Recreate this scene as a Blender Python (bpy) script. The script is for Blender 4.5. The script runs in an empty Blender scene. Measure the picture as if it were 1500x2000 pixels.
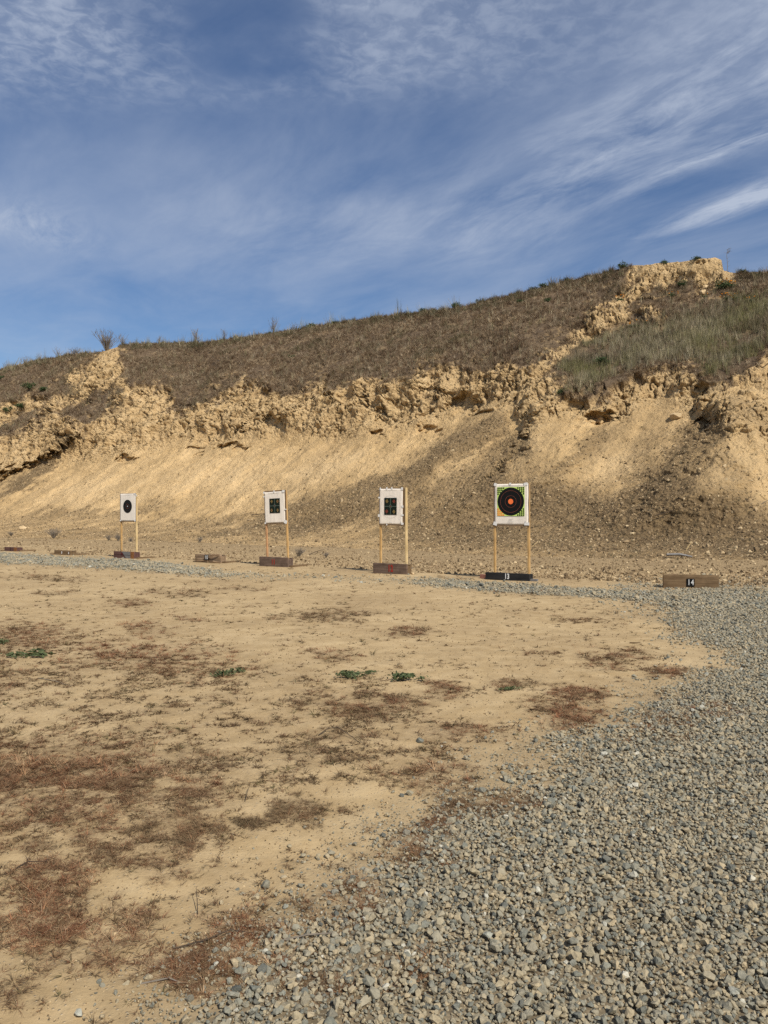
import bpy, bmesh, math, random
import numpy as np
from mathutils import Vector, Matrix

SC = bpy.context.scene
COL = SC.collection
RNG = np.random.default_rng(11)
random.seed(5)

# ------------------------------------------------------------------ camera, sky, sun, exposure
F, HC = 1513.0, 1.17                    # focal length in photo pixels (1500 x 2000), eye height in metres
cam = bpy.data.cameras.new('camera')
cam.sensor_fit = 'VERTICAL'; cam.sensor_height = 36; cam.sensor_width = 27
cam.lens = 36 * F / 2000; cam.clip_start = 0.05; cam.clip_end = 6000
camo = bpy.data.objects.new('camera', cam); COL.objects.link(camo)
camo.location = (0, 0, HC); camo.rotation_euler = (math.radians(90), 0, 0)
SC.camera = camo

SUN_EL, SUN_AZ = math.radians(45), math.radians(34)       # behind the camera, to its right
sdir = Vector((math.sin(SUN_AZ) * math.cos(SUN_EL), -math.cos(SUN_AZ) * math.cos(SUN_EL), math.sin(SUN_EL)))
sl = bpy.data.lights.new('sun', 'SUN'); sl.energy = 4.9; sl.angle = math.radians(0.53); sl.color = (1, 0.95, 0.86)
so = bpy.data.objects.new('sun', sl); COL.objects.link(so)
so.rotation_euler = sdir.to_track_quat('Z', 'Y').to_euler(); so.location = (10, -20, 30)

SC.view_settings.view_transform = 'Standard'; SC.view_settings.look = 'None'
SC.cycles.use_denoising = False
SC.view_settings.exposure = 0.08; SC.view_settings.gamma = 1


class NT:
    """short way to write node trees"""
    def __init__(s, tree): s.t = tree; s.n = tree.nodes; s.l = tree.links
    def new(s, typ, **kw):
        n = s.n.new(typ)
        for k, v in kw.items(): setattr(n, k, v)
        return n
    def put(s, sock, v):
        if v is None: return
        if hasattr(v, 'is_output'): s.l.new(v, sock)
        else:
            if isinstance(v, (tuple, list)) and len(v) == 3 and sock.type == 'RGBA': v = (*v, 1)
            sock.default_value = v
    def math(s, op, a, b=None, c=None, clamp=False):
        n = s.new('ShaderNodeMath', operation=op, use_clamp=clamp)
        for i, v in enumerate((a, b, c)): s.put(n.inputs[i], v)
        return n.outputs[0]
    def vmath(s, op, a, b=None):
        n = s.new('ShaderNodeVectorMath', operation=op)
        s.put(n.inputs[0], a); s.put(n.inputs[1], b)
        return n.outputs[0]
    def noise(s, vec, scale, detail=4, rough=.55, dist=0.0, out=0):
        n = s.new('ShaderNodeTexNoise'); s.put(n.inputs['Vector'], vec)
        n.inputs['Scale'].default_value = scale; n.inputs['Detail'].default_value = detail
        n.inputs['Roughness'].default_value = rough; n.inputs['Distortion'].default_value = dist
        return n.outputs[out]
    def voro(s, vec, scale, feature='F1', out=0, rnd=1.0):
        n = s.new('ShaderNodeTexVoronoi', feature=feature); s.put(n.inputs['Vector'], vec)
        n.inputs['Scale'].default_value = scale; n.inputs['Randomness'].default_value = rnd
        return n.outputs[out]
    def mr(s, v, a, b, c=0.0, d=1.0, smooth=False):
        n = s.new('ShaderNodeMapRange'); n.clamp = True
        if smooth: n.interpolation_type = 'SMOOTHSTEP'
        for i, x in enumerate((v, a, b, c, d)): s.put(n.inputs[i], x)
        return n.outputs[0]
    def mix(s, f, a, b, mode='MIX'):
        n = s.new('ShaderNodeMix', data_type='RGBA', blend_type=mode)
        s.put(n.inputs[0], f); s.put(n.inputs[6], a); s.put(n.inputs[7], b)
        return n.outputs[2]
    def ramp(s, f, pts):
        n = s.new('ShaderNodeValToRGB'); e = n.color_ramp.elements
        while len(e) < len(pts): e.new(0.5)
        for i, (p, c) in enumerate(pts): e[i].position = p; e[i].color = (*c, 1)
        s.put(n.inputs[0], f); return n.outputs[0]
    def sep(s, v):
        n = s.new('ShaderNodeSeparateXYZ'); s.put(n.inputs[0], v); return n.outputs
    def comb(s, x, y, z):
        n = s.new('ShaderNodeCombineXYZ')
        for i, v in enumerate((x, y, z)): s.put(n.inputs[i], v)
        return n.outputs[0]
    def attr(s, name, typ='GEOMETRY', out='Fac'):
        n = s.new('ShaderNodeAttribute', attribute_name=name, attribute_type=typ); return n.outputs[out]
    def bump(s, h, strength, dist, normal=None):
        n = s.new('ShaderNodeBump'); n.inputs['Strength'].default_value = strength
        n.inputs['Distance'].default_value = dist; s.put(n.inputs['Height'], h); s.put(n.inputs['Normal'], normal)
        return n.outputs[0]


def world():
    w = bpy.data.worlds.new('World'); SC.world = w; w.use_nodes = True
    T = NT(w.node_tree); T.n.clear()
    out = T.new('ShaderNodeOutputWorld'); bg = T.new('ShaderNodeBackground')
    sky = T.new('ShaderNodeTexSky', sky_type='NISHITA'); sky.sun_disc = False
    sky.sun_elevation = SUN_EL; sky.sun_rotation = math.pi - SUN_AZ
    sky.altitude = 600; sky.air_density = 1.0; sky.dust_density = 0.35; sky.ozone_density = 2.2
    d = T.new('ShaderNodeTexCoord').outputs['Generated']
    x, y, z = T.sep(d)[:3]
    zc = T.math('MAXIMUM', z, 0.03)
    u = T.math('DIVIDE', x, zc); v = T.math('DIVIDE', y, zc)
    # a: along the cirrus streaks, c: across them, on a flat cloud deck
    a = T.math('ADD', T.math('MULTIPLY', u, -0.53), T.math('MULTIPLY', v, 0.85))
    c = T.math('ADD', T.math('MULTIPLY', u, 0.85), T.math('MULTIPLY', v, 0.53))
    wq = T.noise(T.comb(u, v, 3.1), 0.9, 3, .5)
    wv = T.math('SUBTRACT', wq, 0.5)
    cw = T.math('ADD', c, T.math('MULTIPLY', wv, 0.28))
    aw = T.math('ADD', a, T.math('MULTIPLY', wv, 0.4))
    streak = T.noise(T.comb(T.math('MULTIPLY', aw, 1.0), T.math('MULTIPLY', cw, 2.0), 0.7), 1.6, 9, .62, .45)
    fine = T.noise(T.comb(T.math('MULTIPLY', aw, 1.8), T.math('MULTIPLY', cw, 5.0), 4.2), 1.6, 9, .68, .4)
    veil = T.noise(T.comb(T.math('MULTIPLY', a, .8), T.math('MULTIPLY', c, 1.3), 8.0), 1.1, 6, .55, .5)
    def band(val, c0, w):
        q = T.math('DIVIDE', T.math('SUBTRACT', val, c0), w)
        return T.math('EXPONENT', T.math('MULTIPLY', T.math('MULTIPLY', q, q), -1.0))
    def mul(*q):
        r = q[0]
        for k in q[1:]: r = T.math('MULTIPLY', r, k)
        return r
    st = T.mr(T.math('ADD', T.math('MULTIPLY', streak, .60), T.math('MULTIPLY', fine, .40)), .34, .74, 0, 1, True)
    rightside = T.mr(u, 0.1, 0.75, 0, 1, True)
    b1 = mul(band(cw, 2.33, .10), T.mr(a, 1.2, 2.15, 1, 0, True), T.mr(u, .55, .95, 0, 1, True))
    b2 = mul(band(cw, 1.62, .20), rightside)
    b3 = mul(band(cw, 1.93, .07), T.mr(u, .6, .95, 0, 1, True))
    b4 = mul(band(v, 2.75, .42), T.mr(u, -1.2, -.1, 0, 1, True), T.mr(u, .5, 1.1, 1, 0, True))
    b5 = mul(band(u, -1.22, .16), band(v, 2.72, .22))
    gen = T.math('ADD', mul(T.mr(veil, .30, .72, 0, 1, True), .30), .04)
    dens = T.math('ADD', gen, mul(b1, T.mr(fine, .35, .65, .3, 1.3), 1.15))
    dens = T.math('ADD', dens, mul(b2, T.mr(T.math('ADD', T.math('MULTIPLY', st, .6), T.math('MULTIPLY', fine, .4)), .25, .75, .1, 1.1), .62))
    dens = T.math('ADD', dens, mul(b3, T.mr(fine, .4, .65, 0, 1), .55))
    dens = T.math('ADD', dens, mul(b4, T.mr(st, 0, 1, .25, 1), .34))
    dens = T.math('ADD', dens, mul(b5, T.mr(fine, .38, .62, 0, 1), .45))
    dens = T.math('ADD', dens, mul(st, .09))
    # mottled high cloud towards the zenith
    mot = T.mr(T.noise(T.comb(u, v, 1.0), 21, 5, .6, .4), .36, .68, 0, 1, True)
    big = T.mr(T.noise(T.comb(u, v, 6.0), 2.2, 3, .5), .34, .6, 0, 1, True)
    m6 = mul(T.mr(v, 1.62, 2.02, 1, 0, True), T.mr(u, -.2, .55, 1, .35, True), big)
    dens = T.math('ADD', dens, mul(m6, T.mr(mot, 0, 1, .4, 1), .52))
    dens = T.math('MULTIPLY', dens, T.mr(z, 0.02, .14, .25, 1))
    dens = T.math('MINIMUM', dens, .88)
    skyc = T.new('ShaderNodeHueSaturation'); skyc.inputs['Hue'].default_value = .506; skyc.inputs['Saturation'].default_value = SKY_SAT
    skyc.inputs['Value'].default_value = SKY_VAL
    T.l.new(sky.outputs[0], skyc.inputs['Color'])
    lit = T.mix(dens, skyc.outputs[0], CLOUD)
    T.l.new(lit, bg.inputs['Color']); bg.inputs['Strength'].default_value = 0.108
    T.l.new(bg.outputs[0], out.inputs[0])


SKY_SAT, SKY_VAL, CLOUD = 1.2, 0.80, (4.4, 4.95, 6.0)
world()

# ------------------------------------------------------------------ helpers: pixels, noise, meshes
def ground_at(px, py):
    Y = F * HC / (py - 1000.0)
    return (px - 750) / F * Y, Y

_perm = RNG.permutation(256); _perm = np.concatenate([_perm, _perm, _perm])
_grad = RNG.normal(size=(256, 3)); _grad /= np.linalg.norm(_grad, axis=1)[:, None]

def perlin(P):
    P = np.asarray(P, float); I = np.floor(P).astype(int); f = P - I; I &= 255
    w = f * f * f * (f * (f * 6 - 15) + 10)
    r = 0
    for dx in (0, 1):
        for dy in (0, 1):
            for dz in (0, 1):
                h = _perm[_perm[_perm[I[:, 0] + dx] + I[:, 1] + dy] + I[:, 2] + dz]
                g = _grad[h]
                dot = g[:, 0] * (f[:, 0] - dx) + g[:, 1] * (f[:, 1] - dy) + g[:, 2] * (f[:, 2] - dz)
                ww = (w[:, 0] if dx else 1 - w[:, 0]) * (w[:, 1] if dy else 1 - w[:, 1]) * (w[:, 2] if dz else 1 - w[:, 2])
                r = r + ww * dot
    return r * 1.5

def fbm(P, octaves=4, gain=.5, lac=2.03):
    a, s, r = 1.0, 1.0, 0
    for o in range(octaves):
        r = r + a * perlin(np.asarray(P) * s + o * 17.3); a *= gain; s *= lac
    return r

_ws = RNG.random((256, 4))
def worley(P):
    """F1, F2 and a random number for the nearest cell"""
    P = np.asarray(P, float); I = np.floor(P).astype(int); f = P - I
    n = len(P); f1 = np.full(n, 9.0); f2 = np.full(n, 9.0); cid = np.zeros(n); tilt = np.zeros(n)
    for dx in (-1, 0, 1):
        for dy in (-1, 0, 1):
            for dz in (-1, 0, 1):
                J = (I + (dx, dy, dz)) & 255
                h = _perm[_perm[_perm[J[:, 0]] + J[:, 1]] + J[:, 2]]
                q = _ws[h]
                d = np.sqrt((q[:, 0] + dx - f[:, 0]) ** 2 + (q[:, 1] + dy - f[:, 1]) ** 2 + (q[:, 2] + dz - f[:, 2]) ** 2)
                near = d < f1
                f2 = np.where(near, f1, np.minimum(f2, d)); cid = np.where(near, q[:, 3], cid)
                g = _grad[h]; tl = g[:, 0] * (f[:, 0] - q[:, 0] - dx) + g[:, 1] * (f[:, 1] - q[:, 1] - dy) + g[:, 2] * (f[:, 2] - q[:, 2] - dz)
                tilt = np.where(near, tl, tilt); f1 = np.where(near, d, f1)
    return f1, f2, cid, tilt

def sstep(x, a, b):
    t = np.clip((x - a) / (b - a), 0, 1); return t * t * (3 - 2 * t)

def poly_sd(px, py, poly):
    """signed distance in pixels, positive inside"""
    poly = np.array(poly, float); n = len(poly); d = np.full(px.shape, 1e9); ins = np.zeros(px.shape, bool)
    for i in range(n):
        ax, ay = poly[i]; bx, by = poly[(i + 1) % n]
        ex, ey = bx - ax, by - ay
        t = np.clip(((px - ax) * ex + (py - ay) * ey) / (ex * ex + ey * ey + 1e-9), 0, 1)
        d = np.minimum(d, (px - ax - t * ex) ** 2 + (py - ay - t * ey) ** 2)
        c = ((ay > py) != (by > py)) & (px < ex * (py - ay) / (ey if abs(ey) > 1e-9 else 1e-9) + ax)
        ins ^= c
    return np.where(ins, 1, -1) * np.sqrt(d)

def line_d(px, py, pts):
    """distance to an open polyline, and on which side (positive: right of its direction)"""
    d = np.full(px.shape, 1e9); sd = np.zeros(px.shape)
    for (ax, ay), (bx, by) in zip(pts[:-1], pts[1:]):
        ex, ey = bx - ax, by - ay
        t = np.clip(((px - ax) * ex + (py - ay) * ey) / (ex * ex + ey * ey), 0, 1)
        qx, qy = px - ax - t * ex, py - ay - t * ey
        q = np.hypot(qx, qy); s = np.sign(ex * qy - ey * qx)
        up = q < d; d = np.where(up, q, d); sd = np.where(up, s, sd)
    return d, sd

def mesh_np(name, V, Fq, mat=None, smooth=True, attrs=None):
    """quad or triangle mesh from numpy arrays"""
    me = bpy.data.meshes.new(name); V = np.asarray(V, np.float32); Fq = np.asarray(Fq, np.int32)
    k = Fq.shape[1]
    me.vertices.add(len(V)); me.vertices.foreach_set('co', V.ravel())
    me.loops.add(Fq.size); me.loops.foreach_set('vertex_index', Fq.ravel())
    me.polygons.add(len(Fq)); me.polygons.foreach_set('loop_start', np.arange(0, Fq.size, k, dtype=np.int32))
    try: me.polygons.foreach_set('loop_total', np.full(len(Fq), k, np.int32))
    except Exception: pass
    me.update(calc_edges=True)
    me.polygons.foreach_set('use_smooth', np.full(len(Fq), smooth) if isinstance(smooth, bool) else smooth)
    for k2, a in (attrs or {}).items():
        at = me.attributes.new(k2, 'FLOAT', 'POINT'); at.data.foreach_set('value', np.asarray(a, np.float32))
    if mat: me.materials.append(mat)
    me.validate()
    return me

def obj(name, me, parent=None, loc=(0, 0, 0), rot=(0, 0, 0), scale=None):
    o = bpy.data.objects.new(name, me); COL.objects.link(o)
    o.location = loc; o.rotation_euler = rot
    if scale is not None: o.scale = (scale,) * 3 if isinstance(scale, (int, float)) else scale
    if parent: o.parent = parent
    return o

def tag(o, label=None, cat=None, group=None, kind=None):
    for k, v in (('label', label), ('category', cat), ('group', group), ('kind', kind)):
        if v: o[k] = v
    return o

def bm_mesh(name, bm, mat=None, smooth=False):
    me = bpy.data.meshes.new(name); bm.normal_update(); bm.to_mesh(me); bm.free()
    if mat: me.materials.append(mat)
    if smooth: me.polygons.foreach_set('use_smooth', [True] * len(me.polygons))
    return me

def add_box(bm, x0, x1, y0, y1, z0, z1, bev=0.0):
    r = bmesh.ops.create_cube(bm, size=1)
    for v in r['verts']:
        v.co = Vector(((x0 + x1) / 2 + v.co.x * (x1 - x0), (y0 + y1) / 2 + v.co.y * (y1 - y0), (z0 + z1) / 2 + v.co.z * (z1 - z0)))
    if bev:
        es = list({e for v in r['verts'] for e in v.link_edges})
        bmesh.ops.bevel(bm, geom=es, offset=bev, segments=1, affect='EDGES', profile=.5)

def add_tube(bm, pts, radii, seg=5):
    rings = []; pts = [Vector(p) for p in pts]
    for i, p in enumerate(pts):
        t = (pts[min(i + 1, len(pts) - 1)] - pts[max(i - 1, 0)]).normalized()
        a = t.orthogonal().normalized(); b = t.cross(a)
        if i and rings:                        # keep rings aligned with the last one
            q = rings[-1][0].co - pts[i - 1]; q -= t * q.dot(t)
            if q.length > 1e-6: a = q.normalized(); b = t.cross(a)
        r = radii[i] if isinstance(radii, (list, tuple)) else radii
        rings.append([bm.verts.new(p + (a * math.cos(k * math.tau / seg) + b * math.sin(k * math.tau / seg)) * r) for k in range(seg)])
    for r0, r1 in zip(rings[:-1], rings[1:]):
        for k in range(seg): bm.faces.new((r0[k], r0[(k + 1) % seg], r1[(k + 1) % seg], r1[k]))
    bm.faces.new(rings[0][::-1]); bm.faces.new(rings[-1])

# ------------------------------------------------------------------ materials
def material(name, fn, rough=.9):
    m = bpy.data.materials.new(name); m.use_nodes = True; T = NT(m.node_tree)
    b = m.node_tree.nodes['Principled BSDF']; b.inputs['Roughness'].default_value = rough
    b.inputs['Specular IOR Level'].default_value = 0.15
    T.b = b; T.pos = T.new('ShaderNodeNewGeometry').outputs['Position']
    T.oc = T.new('ShaderNodeTexCoord').outputs['Object']
    r = fn(T)
    if r is not None: T.put(b.inputs['Base Color'], r)
    return m

def plain(name, c, rough=.8, var=.12, scale=30):
    def fn(T):
        q = T.noise(T.oc, scale, 4)
        return T.mix(1.0, (*c,), T.ramp(q, [(0.3, (1 - var,) * 3), (.7, (1, 1, 1))]), 'MULTIPLY')
    return material(name, fn, rough)

def wood(name, dark, light, grain=30, rough=.85):
    def fn(T):
        v = T.new('ShaderNodeMapping'); v.inputs['Scale'].default_value = (1.6, grain, grain)
        oi = T.new('ShaderNodeObjectInfo')
        T.l.new(T.vmath('ADD', T.oc, T.comb(T.math('MULTIPLY', oi.outputs['Random'], 17), 0, 0)), v.inputs[0])
        q = T.noise(v.outputs[0], 1.0, 6, .65, .8)
        s = T.noise(T.oc, 7, 3, .5)
        c = T.mix(T.mr(q, .3, .68), dark, light)
        T.put(T.b.inputs['Normal'], T.bump(q, .6, .006))
        return T.mix(T.mr(s, .35, .7, 0, .55), c, tuple(k * .62 for k in dark))
    return material(name, fn, rough)

def m_ground(T):
    P = T.pos
    n1 = T.noise(P, .55, 5, .6, .3); n2 = T.noise(P, 6, 6, .65); n3 = T.noise(P, 60, 5, .7)
    c = T.ramp(n1, [(.32, (.33, .228, .115)), (.50, (.42, .298, .152)), (.68, (.50, .365, .195))])
    c = T.mix(T.mr(n2, .42, .72, 0, .55), c, (.33, .228, .112))
    c = T.mix(T.mr(T.noise(P, 1.7, 7, .72, .8), .46, .68, 0, .55), c, (.285, .20, .105))
    c = T.mix(T.mr(n2, .58, .30, 0, .35), c, (.56, .425, .245))
    c = T.mix(T.mr(n3, .58, .75, 0, .6), c, (.22, .15, .08))
    sp = T.voro(P, 55)
    c = T.mix(T.mr(sp, .18, .10, 0, .7), c, T.mix(T.noise(P, 33, 1), (.20, .15, .10), (.62, .52, .38)))
    litter = T.math('MULTIPLY', T.attr('litter'), T.mr(T.noise(P, 38, 5, .75), .36, .62, 0, 1))
    c = T.mix(T.mr(litter, 0, 1, 0, .72), c, T.mix(T.noise(P, 3, 3), (.15, .08, .042), (.15, .108, .058)))
    rb = T.math('MULTIPLY', T.attr('rubble'), T.mr(T.noise(P, 9, 6, .75), .28, .6, .1, 1))
    c = T.mix(T.math('MULTIPLY', rb, .92), c, T.mix(T.noise(P, 30, 4, .7), (.13, .085, .045), (.33, .235, .125)))
    g = T.attr('gravel')
    gv = T.voro(P, 60)
    c = T.mix(T.math('MULTIPLY', T.mr(g, .05, .8, 0, .85), T.mr(T.noise(P, 20, 4, .7), .3, .6, .4, 1)), c, T.mix(gv, (.13, .105, .07), (.27, .225, .15)))
    h = T.math('ADD', T.math('MULTIPLY', n2, .5), T.math('MULTIPLY', n3, .35))
    h = T.math('ADD', h, T.math('MULTIPLY', T.mr(sp, .25, .05, 0, 1), .25))
    T.put(T.b.inputs['Normal'], T.bump(h, .8, .014))
    return c

def m_gravelbed(T):
    n = T.noise(T.pos, 25, 5, .65); f = T.voro(T.pos, 70)
    c = T.ramp(n, [(.3, (.10, .078, .048)), (.5, (.19, .148, .092)), (.7, (.29, .23, .145))])  # browns darkened to paint in the shade of gaps between stones
    T.put(T.b.inputs['Normal'], T.bump(T.math('ADD', n, T.math('MULTIPLY', f, -.5)), .7, .006))
    return c

def m_pebble(T):
    oi = T.new('ShaderNodeObjectInfo').outputs['Random']
    r2 = T.math('FRACT', T.math('MULTIPLY', oi, 37.7))
    c = T.ramp(oi, [(0, (.12, .125, .115)), (.10, (.19, .195, .17)), (.30, (.27, .262, .215)), (.52, (.34, .30, .222)),
                    (.74, (.385, .325, .222)), (.88, (.44, .355, .235)), (.975, (.26, .27, .24)), (1, (.60, .57, .49))])
    n = T.noise(T.oc, 2.2, 5, .6); n2 = T.noise(T.oc, 11, 4, .65)
    c = T.mix(1.0, c, T.ramp(n, [(.3, (.66, .65, .61)), (.7, (1.04, 1.02, .94))]), 'MULTIPLY')
    c = T.mix(T.mr(n2, .52, .72, 0, .45), c, (.34, .27, .17))
    c = T.mix(T.math('MULTIPLY', T.mr(r2, .55, 1), .45), c, (.38, .30, .185))
    T.put(T.b.inputs['Normal'], T.bump(T.math('ADD', n, T.math('MULTIPLY', n2, .3)), .3, .08))
    return c

def m_hill(T):
    P = T.pos
    gr, de, cl, br = (T.attr(k) for k in ('grass', 'debris_shade', 'cliff', 'bright'))
    n0 = T.noise(P, .35, 5, .6, .4); n1 = T.noise(P, 1.6, 6, .62, .3); n2 = T.noise(P, 9, 5, .65); n3 = T.noise(P, 45, 4, .7)
    # talus streaks run down the fall line
    x, y, z = T.sep(P)[:3]
    t = T.math('ADD', T.math('MULTIPLY', x, .8), T.math('MULTIPLY', y, -.6))
    dn = T.math('ADD', T.math('MULTIPLY', x, .6), T.math('MULTIPLY', y, .8))
    sv = T.comb(T.math('ADD', t, T.math('MULTIPLY', n0, .8)), T.math('MULTIPLY', dn, .10), T.math('MULTIPLY', z, .10))
    s1 = T.noise(sv, .9, 6, .6, .3); s2 = T.noise(sv, 4.5, 5, .6)
    st = T.math('ADD', T.math('MULTIPLY', s1, .38), T.math('MULTIPLY', s2, .08))
    st = T.math('ADD', st, T.math('MULTIPLY', T.noise(P, .5, 7, .7, .8), .54))
    talus = T.ramp(st, [(.36, (.42, .285, .137)), (.48, (.62, .42, .20)), (.58, (.78, .54, .27))])
    talus = T.mix(T.mr(T.noise(P, 3.2, 6, .75), .5, .72, 0, .5), talus, (.37, .25, .125))
    talus = T.mix(T.mr(T.noise(sv, .35, 7, .7, 1.2), .48, .66, 0, .55), talus, (.31, .215, .112))
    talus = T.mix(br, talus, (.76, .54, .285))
    rock = T.ramp(n1, [(.28, (.40, .265, .125)), (.45, (.56, .385, .19)), (.66, (.68, .485, .255))])
    rock = T.mix(T.mr(n2, .52, .70, 0, .5), rock, (.30, .19, .09))
    rock = T.mix(T.mr(T.noise(P, 4.5, 6, .75, .5), .55, .68, 0, .5), rock, (.17, .115, .062))
    c = T.mix(cl, talus, rock)
    # dark earth and crumbled clods, with shading of ridges and fans painted in
    dm = T.math('MULTIPLY', de, T.mr(T.noise(P, 7, 5, .75), .25, .55, .5, 1))
    dcol = T.mix(T.mr(n2, .35, .65), (.10, .066, .035), (.21, .145, .077))
    c = T.mix(T.mr(dm, 0, 1, 0, .92), c, dcol)
    c = T.mix(T.mr(n3, .58, .74, 0, .5), c, (.16, .105, .055))
    clod = T.voro(P, 6.5); clod2 = T.voro(P, 15)
    spk = T.math('MULTIPLY', T.mr(clod2, .22, .12, 0, 1), T.mr(n1, .4, .6, 0, 1))
    c = T.mix(T.math('MULTIPLY', spk, .55), c, (.13, .085, .045))
    gcol = T.mix(T.mr(n1, .35, .65), (.10, .068, .042), (.17, .118, .072))
    gcol = T.mix(T.mr(n2, .5, .7, 0, .6), gcol, (.26, .185, .11))
    gcol = T.mix(T.mr(T.noise(P, 1.1, 6, .7, .5), .54, .70, 0, .75), gcol, (.40, .285, .155))
    c = T.mix(gr, c, gcol)
    hb = T.math('ADD', T.math('MULTIPLY', n2, .6), T.math('MULTIPLY', n3, .25))
    hb = T.math('ADD', hb, T.math('MULTIPLY', T.mr(clod, .45, .1), T.math('MULTIPLY', T.mr(T.math('ADD', cl, de), 0, 1, .12, .8), .5)))
    T.put(T.b.inputs['Normal'], T.bump(hb, 1.0, .22))
    return c

def m_blade(cols, tintcol=None, vary=None):
    def fn(T):
        oi = T.new('ShaderNodeObjectInfo').outputs['Random']
        n = len(cols); c = T.ramp(oi, [(i / (n - 1), k) for i, k in enumerate(cols)])
        if vary:
            sh = T.attr('shade'); lf = T.noise(T.pos, vary[0], 4, .6)
            c = T.mix(1.0, c, T.ramp(sh, [(0, (.5, .47, .45)), (.55, (1, 1, 1)), (1, (1.45, 1.42, 1.38))]), 'MULTIPLY')
            c = T.mix(T.mr(sh, .86, .93, 0, vary[1]), c, (.44, .34, .21))
            c = T.mix(1.0, c, T.ramp(lf, [(.32, (.66, .62, .60)), (.5, (1, 1, 1)), (.68, (1.35, 1.33, 1.28))]), 'MULTIPLY')
        if tintcol: c = T.mix(T.attr('tint', 'INSTANCER'), c, tintcol)
        T.b.inputs['Specular IOR Level'].default_value = .1
        return c
    return fn

M = {}
M['ground'] = material('packed_dirt', m_ground, .95)
M['gravelbed'] = material('gravel_fines', m_gravelbed, .95)
M['pebble'] = material('grey_tan_pebble', m_pebble, .75)
M['hill'] = material('sandstone_hillside', m_hill, .95)
M['drygrass'] = material('dry_grass', m_blade([(.095, .058, .035), (.15, .098, .058), (.205, .145, .09), (.27, .20, .13), (.40, .32, .22)], (.11, .105, .055), (.45, .5)))
M['greengrass'] = material('grey_green_grass', m_blade([(.15, .13, .075), (.20, .175, .11), (.30, .26, .18), (.14, .14, .06), (.44, .38, .28)], (.16, .155, .05), (.5, .45)))
M['moss'] = material('red_brown_sprigs', m_blade([(.165, .068, .035), (.225, .098, .05), (.29, .155, .08), (.18, .113, .058), (.38, .25, .145)], (.13, .095, .05), (4, .7)))
M['sprig'] = material('olive_sprigs', m_blade([(.10, .068, .036), (.135, .088, .046), (.16, .092, .05), (.095, .08, .036)], None, (3, .3)))
M['clod'] = material('earth_clods', m_blade([(.10, .07, .04), (.16, .11, .06), (.24, .17, .095), (.32, .23, .13), (.50, .38, .22)]))
M['leaf'] = material('shrub_leaf', lambda T: T.ramp(T.noise(T.pos, 8, 3), [(.3, (.032, .05, .018)), (.55, (.055, .08, .03)), (.75, (.10, .115, .05))]), .7)
M['weed'] = material('weed_leaf', lambda T: T.ramp(T.noise(T.pos, 30, 3), [(.3, (.045, .058, .024)), (.55, (.08, .10, .042)), (.75, (.15, .16, .075))]), .65)
M['stem'] = plain('dead_stem', (.24, .20, .155), .9, .4, 9)
M['darkstem'] = plain('dark_twig', (.085, .06, .042), .9, .4, 9)
M['poppy'] = plain('poppy_petal', (.85, .33, .02), .6)
M['post_tan'] = wood('tan_pine', (.46, .27, .10), (.62, .40, .17), 40)
M['post_pale'] = wood('pale_pine', (.62, .44, .20), (.74, .56, .30), 40)
M['post_orange'] = wood('orange_pine', (.42, .22, .10), (.56, .32, .16), 40)
M['oldwood'] = wood('weathered_plank', (.085, .056, .040), (.215, .148, .108), 34)
M['brownwood'] = wood('brown_timber', (.115, .07, .035), (.245, .165, .09), 30)
M['rot'] = wood('splintered_wood', (.16, .10, .055), (.42, .30, .19), 44)
M['redwood'] = wood('red_stained_plank', (.085, .042, .035), (.17, .095, .08), 26)
M['blackwood'] = wood('black_painted_board', (.014, .014, .015), (.036, .034, .033), 22, .6)
M['card'] = plain('brown_cardboard', (.25, .165, .095), .9, .3, 12)
M['rust'] = plain('rusty_steel', (.27, .12, .045), .85, .45, 25)
M['steel'] = plain('dull_steel', (.20, .19, .18), .6, .3, 20)
M['brick'] = plain('red_brick', (.27, .12, .085), .9, .35, 25)
M['black'] = plain('black_print', (.008, .008, .008), .5, .1)
M['white'] = plain('white_paint', (.74, .73, .70), .7, .1)
M['tape'] = plain('white_tape', (.78, .76, .71), .6, .08)
M['redpaint'] = plain('red_paint', (.34, .035, .022), .7, .3, 40)
M['maroon'] = plain('maroon_paint', (.13, .02, .022), .7, .3, 40)
M['neon'] = plain('fluorescent_yellow_green', (.58, .78, .19), .6, .04)
M['orange'] = plain('fluorescent_orange', (.95, .20, .055), .6, .04)
M['ring'] = plain('orange_ring_line', (.30, .09, .055), .6, .05)
M['dkgreen'] = plain('dark_green_print', (.010, .016, .010), .5, .3, 60)
M['gridline'] = plain('pale_green_line', (.16, .22, .17), .6, .05)
M['dia_red'] = plain('red_print', (.42, .09, .06), .6, .1)
M['dia_tan'] = plain('yellow_print', (.46, .30, .10), .6, .1)
M['greyline'] = plain('grey_print', (.42, .41, .39), .8, .05)
M['stone'] = material('pale_stone', lambda T: T.ramp(T.noise(T.oc, 4, 5), [(.3, (.38, .27, .14)), (.7, (.58, .43, .25))]), .9)
def m_paper(T):
    n = T.noise(T.oc, 6, 4, .5, .6)
    v = T.new('ShaderNodeMapping'); v.inputs['Scale'].default_value = (26, 1, 2.2); T.l.new(T.oc, v.inputs[0])
    w = T.noise(v.outputs[0], 1, 3, .5, .2)
    T.put(T.b.inputs['Normal'], T.bump(T.math('ADD', n, T.math('MULTIPLY', w, .5)), .35, .02))
    return T.mix(T.mr(w, .5, .75, 0, .25), (.83, .75, .64), (.68, .61, .515))
M['paper'] = material('paper_sheet', m_paper, .8)

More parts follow.
